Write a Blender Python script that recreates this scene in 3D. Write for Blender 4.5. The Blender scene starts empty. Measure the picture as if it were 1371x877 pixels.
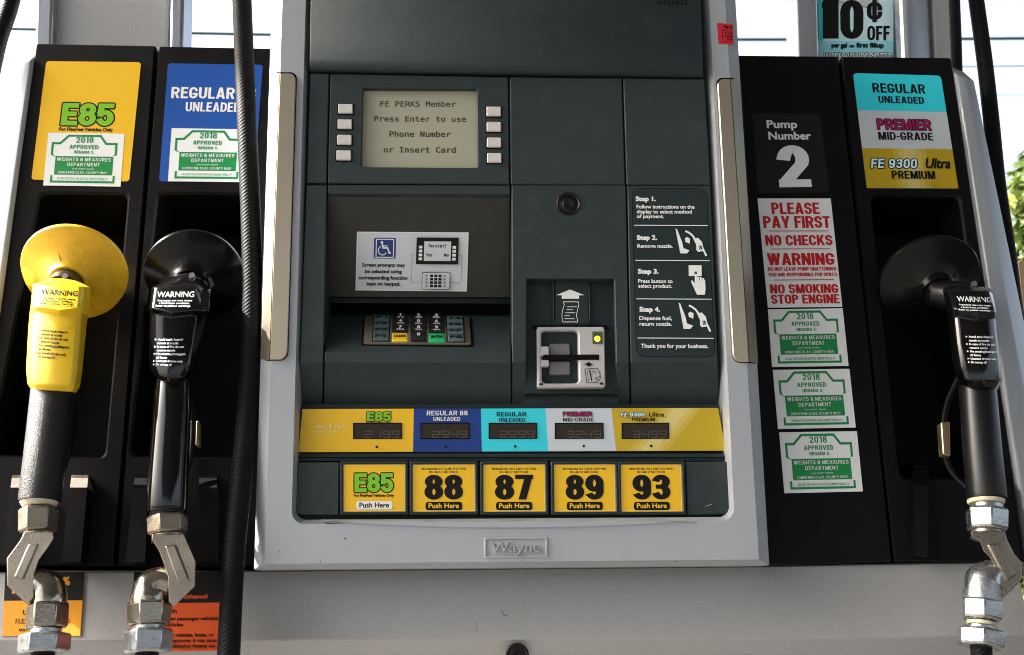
import bpy, bmesh, math, random
from mathutils import Vector, Matrix
from mathutils.bvhtree import BVHTree
random.seed(7)
SC = bpy.context.scene
COL = SC.collection

# ------------------------------------------------------------------ camera
F = 1600.0                     # focal length in photo pixels (photo 1371 x 877)
PX0, PY0 = 685.5, 438.5
Zc = Vector((-88.0, -7190.0, F)).normalized()
Xc = Vector((27600.0, 72.0, F)); Xc = (Xc - Zc * Xc.dot(Zc)).normalized()
Yc = Zc.cross(Xc)
RIGHT = Vector((Xc.x, Yc.x, Zc.x)); DOWN = Vector((Xc.y, Yc.y, Zc.y)); FWD = Vector((Xc.z, Yc.z, Zc.z))
CAM = Vector((0, 0, 1.25)) - FWD * 1.28
cam_data = bpy.data.cameras.new('camera'); cam = bpy.data.objects.new('camera', cam_data); COL.objects.link(cam)
m = Matrix((RIGHT, -DOWN, -FWD)).transposed().to_4x4(); m.translation = CAM
cam.matrix_world = m
cam_data.sensor_width = 36.0; cam_data.lens = F / 1371.0 * 36.0
cam_data.clip_start = 0.02; cam_data.clip_end = 2000
cam_data.dof.use_dof = True; cam_data.dof.focus_distance = 1.27; cam_data.dof.aperture_fstop = 16.0
SC.camera = cam
SC.render.resolution_x, SC.render.resolution_y = 1024, 655

# ------------------------------------------------------------------ sky, sun, exposure
SUN_FROM = Vector((-0.76, 0.085, 0.62)).normalized()
SUN_EL = math.asin(SUN_FROM.z)
world = bpy.data.worlds.new("World"); SC.world = world; world.use_nodes = True
nt = world.node_tree
sky = nt.nodes.new('ShaderNodeTexSky'); sky.sky_type = 'NISHITA'; sky.sun_disc = False
sky.sun_elevation = SUN_EL; sky.sun_rotation = math.radians(272)
sky.air_density = 1.0; sky.dust_density = 10.0; sky.ozone_density = 1.0
bg = nt.nodes['Background']; bg.inputs['Strength'].default_value = 0.15
hs = nt.nodes.new('ShaderNodeHueSaturation'); hs.inputs['Saturation'].default_value = 0.70      # hazy, pale sky
nt.links.new(sky.outputs['Color'], hs.inputs['Color']); nt.links.new(hs.outputs['Color'], bg.inputs['Color'])
sun_data = bpy.data.lights.new('sun', 'SUN'); sun_data.energy = 5.0; sun_data.angle = math.radians(0.5)
sun_data.color = (1.0, 0.965, 0.91)
sun = bpy.data.objects.new('sun', sun_data); COL.objects.link(sun)
sun.rotation_euler = (-SUN_FROM).to_track_quat('-Z', 'Y').to_euler()
sun.location = (-3, 0, 5)
SC.view_settings.view_transform = 'Standard'; SC.view_settings.look = 'None'
SC.view_settings.gamma = 1.0; SC.view_settings.exposure = 2.2
try: SC.view_settings.use_curve_mapping = False
except Exception: pass
SC.cycles.max_bounces = 8; SC.cycles.filter_width = 1.0

# ------------------------------------------------------------------ projection of measured points onto real planes
def ray(px, py):
    return (RIGHT * (px - PX0) + DOWN * (py - PY0) + FWD * F).normalized()
class Plane:
    def __init__(s, p, n): s.p = Vector(p); s.n = Vector(n).normalized()
    def at(s, px, py, lift=0.0):
        r = ray(px, py); q = s.p + s.n * lift
        return CAM + r * ((q - CAM).dot(s.n) / r.dot(s.n))
    def off(s, d): return Plane(s.p + s.n * d, s.n)
    def put(s, px, py, lift=0.0):        # print on the plane: same spot, lifted along the normal
        return s.at(px, py) + s.n * lift
def CY(y): return Plane((0, y, 0), (0, -1, 0))
ds = Vector((-90.0, -4310.0, F)).normalized()
SUP = RIGHT * ds.x + DOWN * ds.y + FWD * ds.z          # the direction the side panels rise in
SN = Vector((1, 0, 0)).cross(SUP).normalized()
_a = CY(0.05).at(1100, 753)
SIDE = Plane(_a, SN)
def SP(d): return SIDE.off(d)
class Surface:                                          # print onto a built mesh
    def __init__(s, bvh, plane): s.bvh = bvh; s.plane = plane
    def put(s, px, py, lift=0.0):
        h, n, i, d = s.bvh.ray_cast(CAM, ray(px, py))
        if h is None: return s.plane.put(px, py, lift)
        return h - ray(px, py) * max(lift, 0.0004)
def scale_at(p): return (p - CAM).dot(FWD) / F          # metres per photo pixel

# ------------------------------------------------------------------ materials
MATS = {}
def mat(name, col, rough=0.5, metal=0.0, spec=0.5, var=0.06, vscale=14.0, bump=0.0, bscale=900.0, coat=0.0,
        rvar=0.1, stretch=(1, 1, 1), emit=None, estr=0.0, bdist=0.0006, dcol=(0.33, 0.30, 0.26), dust=0.0, detail=4.0, rscale=None):
    m = bpy.data.materials.new(name); m.use_nodes = True; MATS[name] = m
    n = m.node_tree; b = n.nodes['Principled BSDF']; L = n.links.new
    tc = n.nodes.new('ShaderNodeTexCoord'); mp = n.nodes.new('ShaderNodeMapping'); mp.inputs['Scale'].default_value = stretch
    L(tc.outputs['Object'], mp.inputs['Vector'])
    no = n.nodes.new('ShaderNodeTexNoise'); no.inputs['Scale'].default_value = vscale; no.inputs['Detail'].default_value = detail
    L(mp.outputs['Vector'], no.inputs['Vector'])
    rp = n.nodes.new('ShaderNodeMapRange'); rp.inputs['To Min'].default_value = 1 - var * 2; rp.inputs['To Max'].default_value = 1 + var * 2
    L(no.outputs['Fac'], rp.inputs['Value'])
    mx = n.nodes.new('ShaderNodeMix'); mx.data_type = 'RGBA'; mx.blend_type = 'MULTIPLY'; mx.inputs[0].default_value = 1
    mx.inputs[6].default_value = (*col, 1); L(rp.outputs[0], mx.inputs[7])
    cout = mx.outputs[2]
    if dust > 0:
        n2 = n.nodes.new('ShaderNodeTexNoise'); n2.inputs['Scale'].default_value = 38; n2.inputs['Detail'].default_value = 9; n2.inputs['Roughness'].default_value = 0.75
        L(tc.outputs['Object'], n2.inputs['Vector'])
        r2 = n.nodes.new('ShaderNodeMapRange'); r2.inputs['From Min'].default_value = 0.52; r2.inputs['From Max'].default_value = 0.8
        r2.inputs['To Max'].default_value = dust; L(n2.outputs['Fac'], r2.inputs['Value'])
        m2 = n.nodes.new('ShaderNodeMix'); m2.data_type = 'RGBA'; L(r2.outputs[0], m2.inputs[0]); L(cout, m2.inputs[6])
        m2.inputs[7].default_value = (*dcol, 1); cout = m2.outputs[2]
    L(cout, b.inputs['Base Color'])
    b.inputs['Metallic'].default_value = metal; b.inputs['Specular IOR Level'].default_value = spec
    b.inputs['Coat Weight'].default_value = coat; b.inputs['Coat Roughness'].default_value = 0.08
    rr = n.nodes.new('ShaderNodeMapRange'); rr.inputs['To Min'].default_value = max(0.02, rough - rvar); rr.inputs['To Max'].default_value = min(1, rough + rvar)
    if rscale:
        n3 = n.nodes.new('ShaderNodeTexNoise'); n3.inputs['Scale'].default_value = rscale; n3.inputs['Detail'].default_value = 6
        L(mp.outputs['Vector'], n3.inputs['Vector']); L(n3.outputs['Fac'], rr.inputs['Value'])
    else: L(no.outputs['Fac'], rr.inputs['Value'])
    L(rr.outputs[0], b.inputs['Roughness'])
    if bump > 0:
        nb = n.nodes.new('ShaderNodeTexNoise'); nb.inputs['Scale'].default_value = bscale; nb.inputs['Detail'].default_value = 2
        L(mp.outputs['Vector'], nb.inputs['Vector'])
        bp = n.nodes.new('ShaderNodeBump'); bp.inputs['Strength'].default_value = bump; bp.inputs['Distance'].default_value = bdist
        L(nb.outputs['Fac'], bp.inputs['Height']); L(bp.outputs[0], b.inputs['Normal'])
    if emit:
        b.inputs['Emission Color'].default_value = (*emit, 1); b.inputs['Emission Strength'].default_value = estr
    return m
mat('silver_paint', (0.395, 0.425, 0.46), 0.42, 0.35, 0.5, 0.04, 12, 0.12, 1500, rscale=6, stretch=(1, 1, 0.22), dust=0.03)
mat('steel_brushed', (0.50, 0.54, 0.59), 0.34, 0.85, 0.5, 0.06, 60, 0.12, 300, stretch=(1, 1, 0.05))  # bluish tint stands in for sky reflected in the steel
mat('steel_trim', (0.52, 0.455, 0.35), 0.34, 0.9, 0.5, 0.035, 60, 0.12, 700, stretch=(0.15, 1, 0.6), rvar=0.06)  # tan tint carries the warm ground reflection; the steel itself is neutral
mat('panel_grey', (0.37, 0.375, 0.38), 0.5, 0.25, 0.5, 0.085, 420, 0.25, 1500, detail=3, rscale=5)
mat('slate_plastic', (0.0225, 0.036, 0.0385), 0.50, 0, 0.32, 0.09, 5, 0.3, 1100, dust=0.07, rscale=7, rvar=0.18, detail=8)
mat('slate_dark', (0.0145, 0.0255, 0.028), 0.48, 0, 0.3, 0.05, 12, 0.2, 1400, dust=0.03)
mat('wall_plastic', (0.026, 0.026, 0.023), 0.5, 0, 0.35, 0.08, 60, 0.7, 650, dust=0.04)
mat('black_plastic', (0.0035, 0.0035, 0.004), 0.5, 0, 0.14, 0.1, 20, 0.15, 1400, dust=0.012)
mat('black_gap', (0.003, 0.003, 0.003), 0.7, 0, 0.1)
mat('gloss_black', (0.003, 0.003, 0.0035), 0.12, 0, 0.42, 0.1, 40, 0.12, 70, coat=0.15, rvar=0.05, dust=0.01)
mat('satin_black', (0.005, 0.005, 0.006), 0.34, 0, 0.35, 0.1, 30, 0.1, 1500, rvar=0.05)
mat('rough_black', (0.006, 0.006, 0.007), 0.36, 0, 0.42, 0.1, 40, 0.9, 1000, rvar=0.08, bdist=0.0010)
mat('guard_black', (0.003, 0.0028, 0.0025), 0.24, 0, 0.22, 0.2, 30, 0.08, 120, dust=0.012)
mat('nozzle_yellow', (0.78, 0.52, 0.015), 0.36, 0, 0.5, 0.05, 25, 0.08, 120, dust=0.28, dcol=(0.28, 0.16, 0.02))
mat('guard_yellow', (0.74, 0.44, 0.012), 0.46, 0, 0.5, 0.08, 28, 0.05, 200, dust=0.55, dcol=(0.20, 0.10, 0.012))
mat('cast_metal', (0.29, 0.25, 0.20), 0.28, 0.9, 0.5, 0.18, 40, 0.35, 900, dust=0.12, rvar=0.14)
mat('nickel', (0.34, 0.30, 0.245), 0.20, 0.95, 0.5, 0.14, 60, 0.2, 260, rvar=0.1, dust=0.10)
mat('zinc', (0.42, 0.44, 0.45), 0.27, 0.92, 0.5, 0.2, 80, 0.3, 330, rvar=0.14, dust=0.03)
mat('lock_black', (0.004, 0.004, 0.004), 0.42, 0, 0.25)
mat('paler_black', (0.16, 0.145, 0.12), 0.6, 0, 0.3, 0.25, 60, 0.3, 500)  # paler than the posts' black, for the leftmost cradle's heads
mat('gasket', (0.55, 0.50, 0.36), 0.6, 0, 0.4, 0.2, 120)
mat('brass', (0.36, 0.30, 0.18), 0.35, 0.8)
mat('lcd', (0.36, 0.365, 0.275), 0.35, 0, 0.5, 0.03, 8)
mat('lcd_ink', (0.045, 0.05, 0.04), 0.5, 0, 0.3)
mat('price_lcd', (0.026, 0.020, 0.013), 0.3, 0, 0.25)
mat('price_digit', (0.10, 0.088, 0.066), 0.4, 0, 0.3)
mat('key_white', (0.58, 0.56, 0.54), 0.45, 0, 0.4, 0.06, 200)
mat('white', (0.78, 0.78, 0.78), 0.5, 0, 0.4, 0.02)
mat('icon_white', (0.80, 0.83, 0.83), 0.5, 0, 0.4, 0.02)
mat('label_white', (0.80, 0.83, 0.85), 0.42, 0, 0.45, 0.03, 20, dust=0.10)
mat('label_silver', (0.58, 0.64, 0.69), 0.35, 0.2, 0.5, 0.03, 20)
mat('label_sheet', (0.58, 0.64, 0.68), 0.38, 0, 0.5, 0.03, 20)
mat('green', (0.006, 0.25, 0.06), 0.42, 0, 0.45, 0.05)
mat('lime', (0.19, 0.50, 0.015), 0.45, 0, 0.4, 0.03)
mat('yellow', (0.80, 0.48, 0.012), 0.42, 0, 0.45, 0.04, 12)
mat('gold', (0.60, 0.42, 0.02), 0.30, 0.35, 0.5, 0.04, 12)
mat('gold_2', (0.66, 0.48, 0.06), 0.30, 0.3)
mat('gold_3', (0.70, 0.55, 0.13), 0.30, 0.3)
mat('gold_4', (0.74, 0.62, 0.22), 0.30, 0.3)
mat('pale_yellow', (0.85, 0.72, 0.35), 0.5, 0, 0.4)
mat('blue', (0.008, 0.075, 0.36), 0.42, 0, 0.45, 0.04)
mat('navy', (0.004, 0.035, 0.22), 0.38, 0, 0.45, 0.04)
mat('cyan', (0.03, 0.62, 0.74), 0.42, 0, 0.45, 0.03)
mat('pale_cyan', (0.58, 0.86, 0.95), 0.42, 0, 0.45, 0.03)
mat('sign_cyan', (0.30, 0.74, 0.86), 0.42)
mat('magenta', (0.30, 0.006, 0.10), 0.45, 0, 0.4)
mat('red', (0.52, 0.008, 0.012), 0.45, 0, 0.4, 0.04)
mat('sticker_red', (0.50, 0.015, 0.03), 0.45, 0, 0.4, 0.04)
mat('orange', (0.72, 0.095, 0.012), 0.45, 0, 0.45, 0.04)
mat('amber', (0.74, 0.31, 0.012), 0.45, 0, 0.45, 0.04)
mat('ink', (0.006, 0.006, 0.006), 0.5, 0, 0.2)
mat('sign_black', (0.010, 0.010, 0.009), 0.45, 0, 0.25)
mat('key_black', (0.008, 0.008, 0.009), 0.4, 0, 0.45)
mat('key_slate', (0.07, 0.11, 0.115), 0.5, 0, 0.4)
mat('key_yellow', (0.78, 0.50, 0.02), 0.4, 0, 0.4)
mat('key_green', (0.015, 0.42, 0.14), 0.4, 0, 0.4)
mat('reader_grey', (0.46, 0.46, 0.47), 0.42, 0.1, 0.5, 0.03, 30, 0.1, 1500)
mat('reader_tongue', (0.16, 0.165, 0.175), 0.4, 0.1, 0.5)
mat('reader_hole', (0.035, 0.036, 0.038), 0.45, 0, 0.4)
mat('lamp_yellow', (0.8, 0.75, 0.02), 0.4, emit=(0.85, 0.80, 0.02), estr=0.9)
mat('lamp_back', (0.07, 0.08, 0.05), 0.4)
mat('concrete', (0.072, 0.070, 0.066), 0.85, 0, 0.3, 0.15, 3, 0.3, 60)
mat('island_concrete', (0.14, 0.13, 0.12), 0.85, 0, 0.3, 0.15, 5, 0.3, 60)
mat('added_canopy_grey', (0.2, 0.2, 0.2), 0.6)
mat('cable', (0.006, 0.03, 0.026), 0.6)
mat('bark', (0.09, 0.065, 0.04), 0.9, 0, 0.2, 0.3, 8)
mat('fence_wood', (0.42, 0.30, 0.19), 0.8, 0, 0.2, 0.2, 6, stretch=(8, 8, 0.6))
def leaf_mat(name, col):
    m = bpy.data.materials.new(name); m.use_nodes = True; MATS[name] = m
    n = m.node_tree; b = n.nodes['Principled BSDF']
    tc = n.nodes.new('ShaderNodeTexCoord'); no = n.nodes.new('ShaderNodeTexNoise'); no.inputs['Scale'].default_value = 1.6
    n.links.new(tc.outputs['Object'], no.inputs['Vector'])
    cr = n.nodes.new('ShaderNodeValToRGB'); cr.color_ramp.elements[0].position = 0.35; cr.color_ramp.elements[1].position = 0.65
    cr.color_ramp.elements[0].color = (col[0] * .6, col[1] * .7, col[2] * .7, 1); cr.color_ramp.elements[1].color = (col[0] * 1.4, col[1] * 1.2, col[2], 1)
    n.links.new(no.outputs['Fac'], cr.inputs[0]); n.links.new(cr.outputs[0], b.inputs['Base Color'])
    b.inputs['Roughness'].default_value = 0.6
    t = n.nodes.new('ShaderNodeBsdfTranslucent'); n.links.new(cr.outputs[0], t.inputs[0])
    ms = n.nodes.new('ShaderNodeMixShader'); ms.inputs[0].default_value = 0.4
    n.links.new(b.outputs[0], ms.inputs[1]); n.links.new(t.outputs[0], ms.inputs[2])
    n.links.new(ms.outputs[0], n.nodes['Material Output'].inputs[0])
leaf_mat('leaf', (0.085, 0.13, 0.015))
def hose_mat():                                         # spiral braid pressed into the rubber
    m = mat('hose_rubber', (0.006, 0.0065, 0.007), 0.55, 0, 0.12, 0.1, 40, dust=0.015)
    n = m.node_tree; b = n.nodes['Principled BSDF']
    tc = n.nodes.new('ShaderNodeTexCoord'); mp = n.nodes.new('ShaderNodeMapping'); mp.inputs['Rotation'].default_value = (0, math.radians(33), 0)
    w = n.nodes.new('ShaderNodeTexWave'); w.bands_direction = 'Z'; w.inputs['Scale'].default_value = 85; w.inputs['Distortion'].default_value = 0.8
    n.links.new(tc.outputs['Object'], mp.inputs[0]); n.links.new(mp.outputs[0], w.inputs['Vector'])
    bp = n.nodes.new('ShaderNodeBump'); bp.inputs['Strength'].default_value = 0.4; bp.inputs['Distance'].default_value = 0.0008
    n.links.new(w.outputs['Fac'], bp.inputs['Height']); n.links.new(bp.outputs[0], b.inputs['Normal'])
hose_mat()

# ------------------------------------------------------------------ objects
WORLD_AT = {}
def empty(name, loc, label=None, cat=None, group=None, kind=None):
    o = bpy.data.objects.new(name, None); COL.objects.link(o); o.location = loc; o.empty_display_size = 0.05
    WORLD_AT[o] = Vector(loc); tag(o, label, cat, group, kind); return o
def tag(o, label=None, cat=None, group=None, kind=None):
    for k, v in (('label', label), ('category', cat), ('group', group), ('kind', kind)):
        if v: o[k] = v
class MB:
    def __init__(s): s.v = []; s.f = []; s.m = []; s.mats = []
    def mi(s, name):
        if name not in s.mats: s.mats.append(name)
        return s.mats.index(name)
    def add(s, verts, faces, mname):
        b = len(s.v); s.v += [Vector(p) for p in verts]; k = s.mi(mname)
        for f in faces: s.f.append([b + i for i in f]); s.m.append(k)
    def loft(s, loops, mname, cap_start=False, cap_end=False, closed=True, skip=None):
        n = len(loops[0]); V = [p for l in loops for p in l]; Fc = []
        for i in range(len(loops) - 1):
            for j in range(n if closed else n - 1):
                k = (j + 1) % n
                Fc.append([i * n + j, i * n + k, (i + 1) * n + k, (i + 1) * n + j])
        if cap_start: Fc.append(list(range(n))[::-1])
        if cap_end: Fc.append([(len(loops) - 1) * n + j for j in range(n)])
        s.add(V, Fc, mname)
    def build(s, name, parent=None, label=None, smooth=40, bevel=0.0, fix=True, segs=2):
        me = bpy.data.meshes.new(name)
        c = Vector((0, 0, 0))
        lo = Vector([min(p[i] for p in s.v) for i in range(3)]); hi = Vector([max(p[i] for p in s.v) for i in range(3)])
        c = (lo + hi) / 2
        me.from_pydata([tuple(p - c) for p in s.v], [], s.f)
        for k in s.mats: me.materials.append(MATS[k])
        me.polygons.foreach_set('material_index', s.m)
        if fix or smooth:
            bm = bmesh.new(); bm.from_mesh(me)
            if fix: bmesh.ops.remove_doubles(bm, verts=bm.verts, dist=1e-6); bmesh.ops.recalc_face_normals(bm, faces=bm.faces)
            if smooth:
                for f in bm.faces: f.smooth = True
                for e in bm.edges:
                    if len(e.link_faces) != 2 or e.calc_face_angle(0) > math.radians(smooth): e.smooth = False
            bm.to_mesh(me); bm.free()
        me.update()
        o = bpy.data.objects.new(name, me); COL.objects.link(o)
        WORLD_AT[o] = c
        if parent: o.parent = parent; o.location = c - WORLD_AT[parent]
        else: o.location = c
        if label: o['label'] = label
        if bevel:
            b = o.modifiers.new('bevel', 'BEVEL'); b.width = bevel; b.segments = segs; b.limit_method = 'ANGLE'; b.angle_limit = math.radians(32)
            b.use_clamp_overlap = True; b.harden_normals = False
        return o
def rr(q, r=0, n=6, inset=0.0):
    """four pixel corners (TL TR BR BL) -> rounded loop of pixel points; r one radius or four"""
    P = [Vector((a, b)) for a, b in q]
    if inset:
        Q = []
        for i in range(4):
            a = (P[i - 1] - P[i]).normalized(); b = (P[(i + 1) % 4] - P[i]).normalized()
            Q.append(P[i] + (a + b) * inset)
        P = Q
    R = [r] * 4 if not isinstance(r, (list, tuple)) else list(r)
    out = []
    for i in range(4):
        a = (P[i - 1] - P[i]).normalized(); b = (P[(i + 1) % 4] - P[i]).normalized(); k = max(R[i], 0.01)
        p0 = P[i] + a * k; p1 = P[i] + b * k
        for j in range(n + 1):
            t = j / n
            # quarter-round corner
            w0 = math.cos(t * math.pi / 2); w1 = math.sin(t * math.pi / 2)
            c = P[i] + (a + b) * k
            out.append(c - b * k * w0 - a * k * w1)
    return [(p.x, p.y) for p in out]
def on(loop, plane, lift=0.0): return [plane.put(x, y, lift) for x, y in loop]
def tile(mb, q, plane, front, back, mname, r=0, bev=1.0, n=4, hole=None, bevm=None):
    """raised plate: face at lift `front`, sides down to lift `back`, bevelled rim"""
    L = [on(rr(q, r, n), plane, back), on(rr(q, r, n), plane, front - 0.0008 * bev), on(rr(q, [max(k - bev, 0) for k in r] if isinstance(r, (list, tuple)) else max(r - bev, 0), n, bev), plane, front)]
    mb.loft(L[:2], mname); mb.loft(L[1:], bevm or mname, cap_end=True)
def ring(mb, qo, qi, plane, front, back, mname, ro=0, ri=0, bo=1.0, bi=1.0, deep=None, n=4):
    mb.loft([on(rr(qo, ro, n), plane, back), on(rr(qo, ro, n), plane, front - .0008 * bo), on(rr(qo, max(ro - bo, 0), n, bo), plane, front),
             on(rr(qi, ri + bi, n, -bi), plane, front), on(rr(qi, ri, n), plane, front - .0008 * bi), on(rr(qi, ri, n), plane, back if deep is None else deep)], mname)
def catmull(P, k=8):
    out = []
    for i in range(len(P) - 1):
        p0 = P[max(i - 1, 0)]; p1 = P[i]; p2 = P[i + 1]; p3 = P[min(i + 2, len(P) - 1)]
        for j in range(k):
            t = j / k
            out.append(0.5 * ((2 * p1) + (p2 - p0) * t + (2 * p0 - 5 * p1 + 4 * p2 - p3) * t * t + (3 * p1 - p0 - 3 * p2 + p3) * t ** 3))
    out.append(P[-1]); return out
def tube(mb, pts, rad, mname, n=20, caps=True, phase=0.0, up=None, squash=None):
    loops = []; prev = None
    for i, p in enumerate(pts):
        d = (pts[min(i + 1, len(pts) - 1)] - pts[max(i - 1, 0)]).normalized()
        if prev is None:
            a = up or Vector((0, -1, 0)); u = (a - d * a.dot(d)).normalized()
        else: u = (prev - d * prev.dot(d)).normalized()
        prev = u; w = d.cross(u); r = rad[i] if isinstance(rad, (list, tuple)) else rad
        loops.append([p + (u * math.cos(2 * math.pi * j / n + phase) + w * math.sin(2 * math.pi * j / n + phase)) * r for j in range(n)])
    mb.loft(loops, mname, caps, caps)
def ptube(mb, rows, plane, mname, n=20, smooth_k=0, **kw):
    """rows of (px, py, lift, radius in px)"""
    P = [plane.at(x, y, d) for x, y, d, r in rows]; R = [r * scale_at(p) for (x, y, d, r), p in zip(rows, P)]
    if smooth_k:
        V = catmull([Vector((*p, r)) if False else p for p, r in zip(P, R)], smooth_k); RR = []
        for i in range(len(R) - 1): RR += [R[i] + (R[i + 1] - R[i]) * j / smooth_k for j in range(smooth_k)]
        P, R = V, RR + [R[-1]]
    tube(mb, P, R, mname, n, **kw)

# ------------------------------------------------------------------ lettering
_tc = {}
FONTS = {'b': None, 'm': None}
try:
    import os
    FONTS['m'] = bpy.data.fonts.load(os.path.join(bpy.utils.system_resource('DATAFILES'), 'fonts', 'DejaVuSansMono.woff2'))
except Exception: pass
def glyphs(s, font='b'):
    if (s, font) in _tc: return _tc[(s, font)]
    c = bpy.data.curves.new('lettering_source', 'FONT'); c.body = s; c.resolution_u = 3
    if FONTS.get(font): c.font = FONTS[font]
    o = bpy.data.objects.new('lettering_source', c); COL.objects.link(o)
    dg = bpy.context.evaluated_depsgraph_get(); me = bpy.data.meshes.new_from_object(o.evaluated_get(dg))
    v = [(p.co.x, p.co.y) for p in me.vertices]; f = [list(p.vertices) for p in me.polygons]
    bpy.data.objects.remove(o); bpy.data.curves.remove(c); bpy.data.meshes.remove(me)
    _tc[(s, font)] = (v, f); return v, f
CAP = {}
def cap_h(font):
    if font not in CAP: CAP[font] = max(p[1] for p in glyphs('H', font)[0])
    return CAP[font]
def arc(cx, cy, rx, ry, a0, a1, n=9):
    return [(cx + rx * math.cos(math.radians(a0 + (a1 - a0) * i / n)), cy + ry * math.sin(math.radians(a0 + (a1 - a0) * i / n))) for i in range(n + 1)]
TR_, TL_ = arc(.5, .7, .5, .3, 0, 90, 6), arc(.5, .7, .5, .3, 90, 180, 6)
BL_, BR_ = arc(.5, .3, .5, .3, 180, 270, 6), arc(.5, .3, .5, .3, 270, 360, 6)
BOWL = [(0, 1), (.5, 1)] + arc(.5, .74, .5, .26, 90, -90) + [(0, .48)]
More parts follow.
